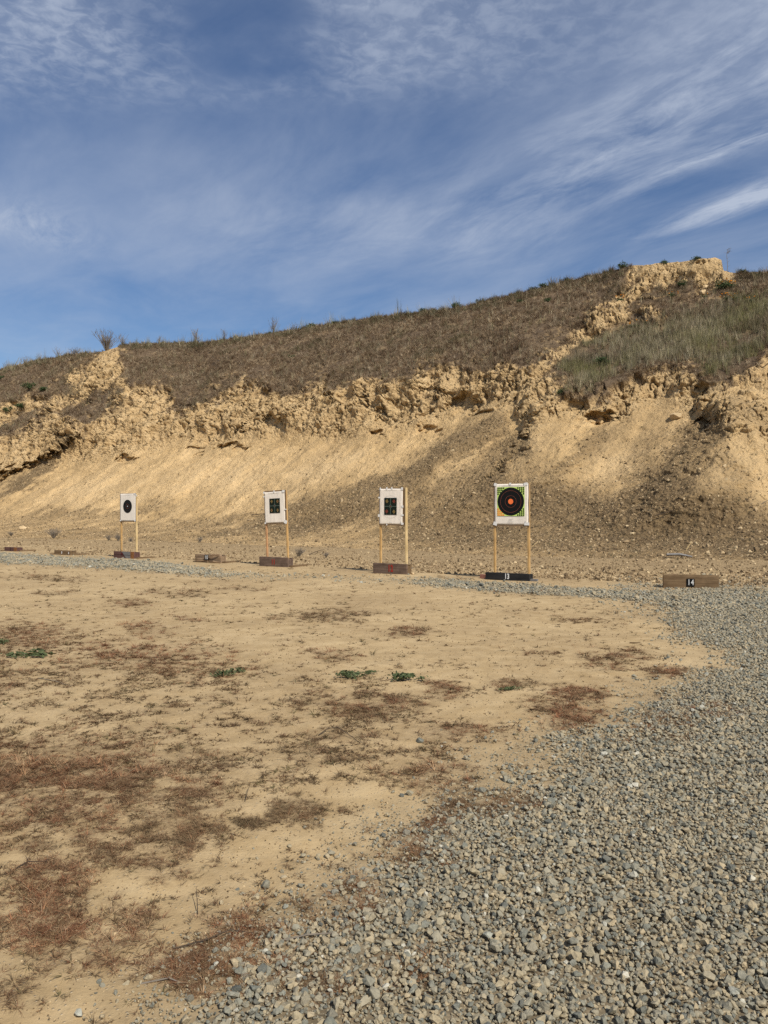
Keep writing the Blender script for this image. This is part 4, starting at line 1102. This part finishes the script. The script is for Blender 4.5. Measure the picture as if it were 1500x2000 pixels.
# stand 13
b13 = base(991, 1133.5, 'black painted base reading 13 in white, under the yellow-green target', .80, .125, ('blackwood', 'blackwood'), (0, 0), .003)
number('13', .125, M['white'], b13, .0, -.0235, .068, .66, .004)
bm = bmesh.new(); add_box(bm, .40, .52, .02, .09, -.01, .04); obj('foot', bm_mesh('foot', bm, M['steel']), b13)
bm = bmesh.new(); add_box(bm, -.56, -.405, .10, .20, -.01, .07, .004); obj('end_block', bm_mesh('end_block', bm, M['brick']), b13)
frame(996, 1133, 'wide tan post frame under the fluorescent yellow-green and black target', 1.655, .945, .66, 'post_tan', 'post_tan')
p13 = paper(996, 1133, 'white sheet with yellow-green square, black disc and orange centre', -.300, .315, .955, 1.655, 21, 0,
            [(.03, .99, .06, .05, .3), (.47, 1.0, .04, .04, 0), (.93, .99, .07, .05, -.2), (.02, .02, .07, .06, .3), (.96, .02, .09, .05, 0)], wav=.005)
cx, cz, hs = .0, 1.352, .250
strip_mesh('sticker', M['neon'], p13, [[(cx - hs, cz - hs), (cx + hs, cz - hs), (cx + hs, cz + hs), (cx - hs, cz + hs)]], YP - .0015)
disc('bullseye', M['black'], p13, cx, cz, .243, YP - .0030, n=72)
for r in (.190, .103): disc('scoring_ring', M['ring'], p13, cx, cz, r, YP - .0042, r - .0035, n=64)
disc('centre_spot', M['orange'], p13, cx, cz, .046, YP - .0042)
for sx, sz, mt in ((-1, 1, 'black'), (1, 1, 'black'), (-1, -1, 'orange'), (1, -1, 'black')):
    for i in range(4):
        for j in range(4 - i + (1 if False else 0)):
            disc('patch_dot', M[mt], p13, cx + sx * (.232 - .034 * i), cz + sz * (.232 - .034 * j), .0145, YP - .0030, n=12)
strip_mesh('fine_print', M['greyline'], p13, [bar(-.15, 1.628, .16, 1.628, .005)], YP - .003)

# 14, 8 and 7: bases without frames
b14 = empty('stand_base', place(1349, 1149), math.radians(-14)); tag(b14, 'long brown timber base reading 14 on a black plate, at the gravel', 'target base', 'numbered timber bases along the firing range')
box_part('front_board', M['brownwood'], b14, (-.40, .40, -.02, .025, -.03, .205), rough=.012)
box_part('back_board', M['brownwood'], b14, (-.39, .39, .12, .16, -.03, .17), rough=.006)
for x0 in (-.39, .36): box_part('spacer_block', M['brownwood'], b14, (x0, x0 + .03, .027, .118, -.02, .15))
bm = bmesh.new(); add_box(bm, -.062, .052, -.030, -.0245, .028, .148); pl = obj('number_plate', bm_mesh('number_plate', bm, M['black']), b14)
number('14', .125, M['white'], pl, -.004, -.0318, .088, .70, .0)
b8 = base(123, 1083.5, 'low dark plank base with a white 8, at the end of the gravel strip', .70, .125, ('brownwood', 'brownwood'), (1, 1), .006)
number('8', .10, M['white'], b8, -.02, -.0245, .062, .7, .002)
number('8', .085, M['tape'], b8, .27, -.0245, .055, .7, .002, .1)
b7 = base(22, 1076.5, 'small reddish base with a rusty end, nearest the left edge', .62, .12, ('redwood', 'redwood'), (1, 1), .004)
box_part('rusty_end_plate', M['rust'], b7, (.16, .305, -.030, -.0215, .0, .118))
strip_mesh('seam', M['black'], b7, [bar(-.01, .0, .0, .12, .018)], -.0285)

# ------------------------------------------------------------------ stones, sticks, weeds, shrubs
def stick(name, pts, r, mat, label, cat, side=0):
    """a twig or lath from photo pixels on the ground (px, py, height)"""
    W = []
    for q in pts:
        x, y = ground_at(q[0], q[1]); W.append((x, y, float(gz(x, y)[0]) + (q[2] if len(q) > 2 else 0) + r * .6))
    o0 = Vector(W[0]); bm = bmesh.new(); n = len(W)
    add_tube(bm, [Vector(p) - o0 for p in W], [r * (1 - .6 * k / (n - 1)) for k in range(n)], 5)
    R = random.Random(int(pts[0][0]))
    for _ in range(side):
        k = R.randrange(1, n); p = Vector(W[k]) - o0; d = Vector((R.uniform(-1, 1), R.uniform(-1, 1), R.uniform(.1, .5))) * R.uniform(4, 9) * r
        add_tube(bm, [p, p + d * .5 + Vector((0, 0, r)), p + d], [r * .5, r * .4, r * .15], 4)
    return tag(obj(name, bm_mesh(name, bm, M[mat]), None, o0), label, cat)

def stick_hill(name, px, py, L, ang, r, mat, label, cat):
    p = hill_point(px, py) + Vector((0, -.05, .06)); bm = bmesh.new(); d = Vector((math.cos(ang), -.1, math.sin(ang))) * L
    add_tube(bm, [-d / 2, Vector((0, 0, r)), d / 2], [r, r, r * .6], 5)
    return tag(obj(name, bm_mesh(name, bm, M[mat]), None, p), label, cat)

stick('twig', [(622, 1438, .0), (640, 1432, .02), (660, 1434, .03), (690, 1447, .01), (702, 1453, 0)], .003, 'darkstem', 'dark bent twig lying amid the sprigs at mid ground', 'twig', 4)
stick('twig', [(338, 1855), (400, 1846, .01), (450, 1829, .015), (500, 1826)], .0022, 'darkstem', 'thin dark twig crossing the red patch, left one of the pair', 'twig', 3)
stick('twig', [(545, 1842), (600, 1838, .012), (650, 1833, .01), (672, 1831)], .0028, 'stem', 'thin pale twig reaching from the red patch into the gravel', 'twig', 1)
stick('twig', [(386, 1786), (385, 1770, .02), (383, 1752, .03)], .0016, 'darkstem', 'short upright dark stem on bare dirt in the foreground', 'twig', 2)
stick('twig', [(30, 1697), (55, 1695, .02), (90, 1688, .01)], .0028, 'darkstem', 'small dark forked twig near the left edge of the foreground', 'twig', 4)
stick('twig', [(275, 1925), (330, 1922, .01), (355, 1924)], .0028, 'stem', 'short pale straw beside the lower red patch', 'twig', 1)
stick('twig', [(478, 1568), (484, 1555, .02), (488, 1545, .02)], .0018, 'darkstem', 'tiny dark twig standing on the dirt above the olive patch', 'twig', 1)
stick('twig', [(75, 1325), (105, 1333, .01), (140, 1342)], .0035, 'stem', 'pale stick in the sprig field left of the green weeds', 'twig', 1)
stick('twig', [(1230, 1257), (1250, 1259, .01)], .008, 'brownwood', 'short brown stick on bare dirt near the gravel corner', 'twig')
stick('twig', [(990, 1645), (1005, 1651, .02), (1008, 1653, .02)], .005, 'post_pale', 'pale wood chip lying on the gravel', 'wood chip')
stick('twig', [(604, 1085, .02), (620, 1081, .06), (634, 1077, .05)], .012, 'darkstem', 'dark stick on the ground right of the leaning orange-tan frame', 'stick')
stick('lath', [(778, 1115), (790, 1113, .01), (806, 1111)], .016, 'tape', 'white broken lath on the ground right of the base marked 12', 'lath')
stick('stick', [(1063, 1109.5), (1075, 1108.6), (1092, 1108)], .012, 'blackwood', 'thin black stick right of the yellow-green target', 'stick')
stick_hill('plank', 1325, 1089, .62, -.08, .035, 'steel', 'dark weathered board lying at the foot of the slope above the long base', 'plank')
stick_hill('lath', 1343, 1074, .40, 1.05, .012, 'post_pale', 'pale thin lath propped beside the dark board', 'lath')
stick_hill('branch', 1310, 1000, 1.0, .25, .014, 'darkstem', 'dark branch lying in the brown rubble on the right', 'branch')
stick_hill('branch', 1043, 1066, .35, .8, .008, 'post_pale', 'pale straw leaning behind the right leg of the yellow-green target', 'straw')
stick_hill('branch', 1495, 985, .3, .5, .01, 'stem', 'bleached stick on the slope at the right edge', 'stick')
stick_hill('branch', 505, 1003, .9, .08, .018, 'darkstem', 'dark branch behind the wrinkled diamond target', 'branch')

def stone(px, py, s, label, seed, mat='pebble', hill=False, name='stone'):
    me = hull_stone('stone', M[mat], 26, .7, seed)
    if hill: p = hill_point(px, py) + Vector((0, -.02, s * .12))
    else:
        q = place(px, py); p = Vector(q) + Vector((0, 0, s * .24))
    return tag(obj(name, me, None, p, (0, 0, seed), s), label, 'stone')
stone(520, 1733, .036, 'grey pebble alone on bare dirt left of the gravel', 301)
stone(592, 1673, .026, 'dark small stone, left of the three in a row on dirt', 302)
stone(621, 1675, .027, 'tan small stone, middle of the three in a row on dirt', 303)
stone(647, 1670, .030, 'blue-grey small stone, right of the three in a row on dirt', 304)
stone(707, 1737, .036, 'round grey stone at the top edge of the reddish patch by the gravel', 305)
stone(225, 1826, .018, 'tiny white stone beside the dirt between red patches', 306, 'stone')
stone(820, 1452, .05, 'dark grey stone on dirt just left of the gravel edge', 307)
stone(47, 1035, .46, 'pale boulder on the lower slope above the leftmost bases', 308, 'stone', True, 'boulder')
stone(1410, 1082, .16, 'pale stone at the foot of the slope above the long base', 309, 'stone', True)
stone(1318, 816, .6, 'angular sandstone block in the hollow of the right cliff', 310, 'stone', True, 'boulder')
stone(1378, 556, .85, 'rounded pale outcrop block below the flat-topped bluff', 311, 'stone', True, 'boulder')
stone(1372, 574, .5, 'smaller pale block under the rounded outcrop block', 312, 'stone', True, 'boulder')
for k, (dx, dy, s) in enumerate(((0, 0, .07), (-8, 1, .05))):
    stone(806 + dx, 1122.5 + dy, s, ('white rubble lump at the right foot of the base marked 12', 'dark rubble lump at the right foot of the base marked 12')[k], 320 + k, ('stone', 'pebble')[k])

def leafy(name, mat, n, rx, ry, rz, leaf, seed, stems=7, stem_mat='darkstem'):
    """foliage mesh of leaf-sized faces in uneven clumps, and a stem mesh"""
    r = np.random.default_rng(seed); cl = [(r.normal(0, .38, 3) * (rx, ry, 0) + (0, 0, rz * r.uniform(.25, .85)), r.uniform(.28, .5)) for _ in range(9)]
    V, Q = [], []
    for k in range(n):
        c, s = cl[r.integers(len(cl))]; p = c + r.normal(0, .5, 3) * np.array([rx, ry, rz * .6]) * s; p[2] = abs(p[2]) + .01
        a = r.normal(size=3); a /= np.linalg.norm(a); b = np.cross(a, r.normal(size=3)); b /= np.linalg.norm(b); L = leaf * r.uniform(.6, 1.3)
        i = len(V); V += [p - a * L, p + b * L * .45, p + a * L, p - b * L * .45]; Q.append((i, i + 1, i + 2, i + 3))
    f = mesh_np(name + '_foliage', V, Q, M[mat], False)
    bm = bmesh.new()
    for k in range(stems):
        c, s = cl[k % len(cl)]; add_tube(bm, [(0, 0, -.04), tuple(c * .5), tuple(c)], [rz * .03, rz * .02, rz * .008], 4)
    return f, bm_mesh(name + '_stem', bm, M[stem_mat])

def plant(name, parts, p, s, rz, label, cat, group):
    e = empty(name, p, rz); e.scale = (s,) * 3 if not isinstance(s, tuple) else s
    tag(e, label, cat, group)
    for n, me in parts: obj(n, me, e)
    return e

SHR = [leafy('shrub', 'leaf', 520, .55, .5, .5, .055, 900 + k) for k in range(4)]
for k, (px, s, lab) in enumerate((
        (497, .55, 'small dark green shrub on the crest beside the pale bare patch'), (527, .5, 'low green shrub on the crest just right of the pale bare patch'), (606, .85, 'round green shrub on the crest, above the orange-tan leaning frame'),
        (654, .62, 'green shrub on the crest, next right of the round one'), (728, .42, 'tiny green tuft alone on the crest above the sheet with bright right post'), (828, .6, 'upright green shrub on the crest left of a long low pair'),
        (848, .5, 'low green shrub on the crest touching the upright shrub'), (893, .75, 'wide dark shrub on the crest in the middle of the rise'), (938, .6, 'green shrub on the crest right of the wide dark one'),
        (1043, .75, 'green shrub with a pointed tip on the crest'), (1062, .7, 'bushy green shrub right beside the pointed one'), (1108, .6, 'dull green shrub on the crest before the slope steepens'),
        (1148, .55, 'brownish shrub on the crest halfway to the flat-topped bluff'), (1214, .8, 'dark shrub on the crest at the left foot of the flat-topped bluff'), (1300, .55, 'low shrub on top of the flat-topped bluff, left one'),
        (1362, .65, 'low shrub on top of the flat-topped bluff, right one'), (1452, .5, 'small shrub on the far crest right of the bluff'))):
    f, st = SHR[k % 4]; p = hill_point(px, interp(CREST, px) + 2) + Vector((0, .1, -.05))
    plant('green_shrub', (('foliage', f), ('stem', st)), p, (s, s, s * (1.1 if k % 3 else .8)), k * 1.3, lab, 'shrub', 'green shrubs along the hill crest')
for k, (px, py, s, lab) in enumerate(((60, 762, 1.3, 'large green shrub in the grass of the left slope'), (85, 764, .8, 'green shrub touching the large one on the left slope'), (38, 797, 1.1, 'green shrub lower on the left slope by bare sand'),
                                       (8, 800, .9, 'green shrub at the left edge of the slope'), (5, 742, .7, 'small green bush high at the left edge'), (1070, 588, .6, 'green bush in the brown grass below the crest'),
                                       (1016, 592, .5, 'small green bush left of another below the crest'), (1410, 566, 1.0, 'dark green bush right of the rounded outcrop block'), (1330, 562, .8, 'dark shrub in shade under the flat-topped bluff'),
                                       (1180, 708, .9, 'grey-green bush in the tall grass above the second cliff'), (1097, 768, .6, 'dark bush at the lower tip of the tall grass'), (570, 700, .5, 'faint green bush in the brown slope'))):
    f, st = SHR[(k + 1) % 4]; p = hill_point(px, py) + Vector((0, 0, -.05))
    plant('hill_bush', (('foliage', f), ('stem', st)), p, s, k * 2.1, lab, 'bush', 'green bushes on the slope')

def dead_bush(seed, n, h, spread, forks=3, r0=.012, mat='stem'):
    R = random.Random(seed); bm = bmesh.new()
    for k in range(n):
        a = R.uniform(0, math.tau); lean = R.uniform(.1, 1) * spread; hh = h * R.uniform(.6, 1)
        pts = [Vector((0, 0, -.03)), Vector((math.cos(a) * lean * .35, math.sin(a) * lean * .35, hh * .45)), Vector((math.cos(a) * lean, math.sin(a) * lean, hh))]
        add_tube(bm, pts, [r0, r0 * .75, r0 * .35], 4)
        for _ in range(forks):
            t = R.uniform(.35, .95); p = pts[0].lerp(pts[1], t * 2) if t < .5 else pts[1].lerp(pts[2], t * 2 - 1)
            q = p + Vector((R.uniform(-1, 1) * .22, R.uniform(-1, 1) * .22, R.uniform(.1, .3))) * h
            add_tube(bm, [p, (p + q) / 2 + Vector((0, 0, .02 * h)), q], [r0 * .5, r0 * .4, r0 * .2], 3)
    return bm_mesh('dead_bush', bm, M[mat])
DB = [dead_bush(1, 34, 1.0, .8, 5, .013), dead_bush(2, 9, 1.0, .35, 6, .011), dead_bush(3, 14, .8, .5, 4, .011)]
for k, (px, d, s, lab) in enumerate(((205, 0, 1.75, 'big leafless grey bush on the crest above the left sandstone knob'), (238, 2, 1.3, 'smaller leafless bush right beside the big grey one'), (112, 2, 1.2, 'leafless brush on the left crest, lower down'),
                                     (45, 2, 1.1, 'short leafless brush at the far left of the crest'), (75, 2, 1.0, 'leafless brush on the left crest, between the two lower clumps'), (145, 0, .75, 'rounded leafless clump on the left crest below the big grey bush'), (12, 2, 1.0, 'leafless brush cut by the left edge of the picture'), (308, 1, .9, 'thin dead weed on the crest right of the big grey bush'), (381, 1, 1.5, 'tall thin dead weed on the crest, left of a pair'),
                                     (438, 1, 1.1, 'thin dead weed on the crest, right of a pair'), (532, 1, 1.45, 'pale feathery dead weed on the crest beside the bare patch'), (572, 2, .9, 'grey dead brush on the crest left of the round shrub'))):
    p = hill_point(px, interp(CREST, px) + 2); o = obj('dead_bush', DB[d], None, p + Vector((0, .2, -.05)), (0, 0, k * 1.7), s)
    tag(o, lab, 'dead bush', 'leafless weeds along the hill crest')
# tall bent stalk right of the bluff
p = hill_point(1424, 531); bm = bmesh.new()
add_tube(bm, [(0, 0, -.1), (.03, 0, .5), (-.02, 0, 1.0), (.08, 0, 1.35)], [.016, .013, .010, .006], 5)
R = random.Random(4)
for _ in range(26):
    q = Vector((.06 + R.uniform(-.06, .06), R.uniform(-.05, .05), 1.12 + R.uniform(-.06, .2))); e = q + Vector((R.uniform(-.16, .2), R.uniform(-.1, .1), R.uniform(.0, .14)))
    add_tube(bm, [q, e], [.007, .003], 3)
for z in (.35, .6, .8): add_tube(bm, [(.02, 0, z), (.22 - z * .1, 0, z + .14)], [.007, .003], 3)
tag(obj('dead_stalk', bm_mesh('dead_stalk', bm, M['stem']), None, p + Vector((0, .3, 0))), 'single tall dead stalk with feathery head right of the bluff', 'dead stalk')

for k, (px, py, s, lab) in enumerate(((585, 1087, .26, 'small grey dry bush right of the base marked 11'), (637, 1089, .16, 'tiny grey dry bush, farther right of the base marked 11'), (390, 1060, .24, 'small dry bush on the ground behind the splintered base'),
                                      (212, 1056, .26, 'dry bush left behind the leftmost frame'), (232, 1057, .34, 'dry bush right at the left post of the leftmost frame'), (255, 1061, .24, 'low dry bush between the posts of the leftmost frame'),
                                      (22, 1047, .26, 'small dry bush below and left of the pale boulder'), (105, 1052, .5, 'flat dry bush on the slope foot above the base with a white 8'))):
    x, y = ground_at(px, py)
    p = Vector((x, y, float(gz(x, y)[0]))) if py > 1080 else hill_point(px, py)
    if py > 1080: pass
    f = obj('dry_bush', dead_bush(40 + k, 46, .8, .7, 4, .014, 'stem'), None, p, (0, 0, k), s * 1.15)
    tag(f, lab, 'dry bush', 'small dry bushes near the target line')

# poppies
PET = []
bm = bmesh.new(); bmesh.ops.create_cone(bm, cap_ends=False, segments=8, radius1=.012, radius2=.05, depth=.045); PET = bm_mesh('flower', bm, M['poppy'])
for k, (px, py, n, s, lab) in enumerate(((1209, 588, 7, 1.0, 'poppy clump on the bare sandy strip below the bluff'), (1312, 582, 6, .9, 'poppy clump in dark grass left below the bluff'), (1424, 566, 9, 1.1, 'dense poppy clump right of the dark green bush'),
                                         (1420, 586, 7, .9, 'poppy clump in a row, left one, under the bluff'), (1437, 588, 5, .8, 'poppy clump in a row, second from its left'), (1466, 588, 5, .8, 'poppy clump in a row, right end'),
                                         (1378, 586, 3, .7, 'sparse poppies under the smaller pale block'), (1240, 645, 3, 1.0, 'single bright poppy group low on the grass edge'), (1265, 636, 3, .7, 'few poppies beside the small sandy patch'))):
    f, st = leafy('poppy', 'leaf', 130, .28, .25, .22, .04, 700 + k, 4)
    e = plant('poppy_clump', (('foliage', f), ('stem', st)), hill_point(px, py), s, k, lab, 'poppies', 'orange poppy clumps on the right shoulder')
    R = random.Random(k)
    for q in range(n): obj('flower', PET, e, (R.uniform(-.36, .36), R.uniform(-.3, .3), R.uniform(.26, .42)), (R.uniform(-.5, .5), R.uniform(-.5, .5), 0), R.uniform(.6, 1.0))

# green weeds on the range floor
for k, (px, py, s, sx, lab) in enumerate(((60, 1283, .20, 1.9, 'spreading green weed in the sprig field near the left edge'), (0, 1256, .16, 1.0, 'green weed cut by the left edge of the picture'), (440, 1320, .14, 1.3, 'compact green weed left of the middle'),
                                          (466, 1312, .10, 1.0, 'tiny bright green weed touching the compact one'), (680, 1325, .17, 1.5, 'half dried pale green weed near the middle'), (725, 1317, .09, 1.2, 'small green weed right beside the half dried one'),
                                          (785, 1330, .19, 1.3, 'dark green weed with a brown skirt right of the middle'), (995, 1350, .09, 1.3, 'tiny green weed at the edge of a brown patch'))):
    f, st = leafy('weed', 'weed', 170, .6, .5, .30, .085, 500 + k, 8, 'stem')
    plant('green_weed', (('foliage', f), ('stem', st)), place(px, py), (s * sx, s, s * .9), 0, lab, 'weed', 'green weeds on the range floor')
for par, q, y in ((p12, [bar(-.09, .962, -.02, .962, .006)], YP - .002), (p12, [bar(.165, .955, .165, .985, .012)], YP - .002), (p13, [bar(-.03, 1.04, .03, 1.04, .008)], YP - .003), (p13, [bar(-.06, 1.0, .05, 1.0, .008)], YP - .003), (p13, [bar(.262, .99, .262, 1.015, .014)], YP - .003)):
    strip_mesh('fine_print', M['greyline'], par, q, y)
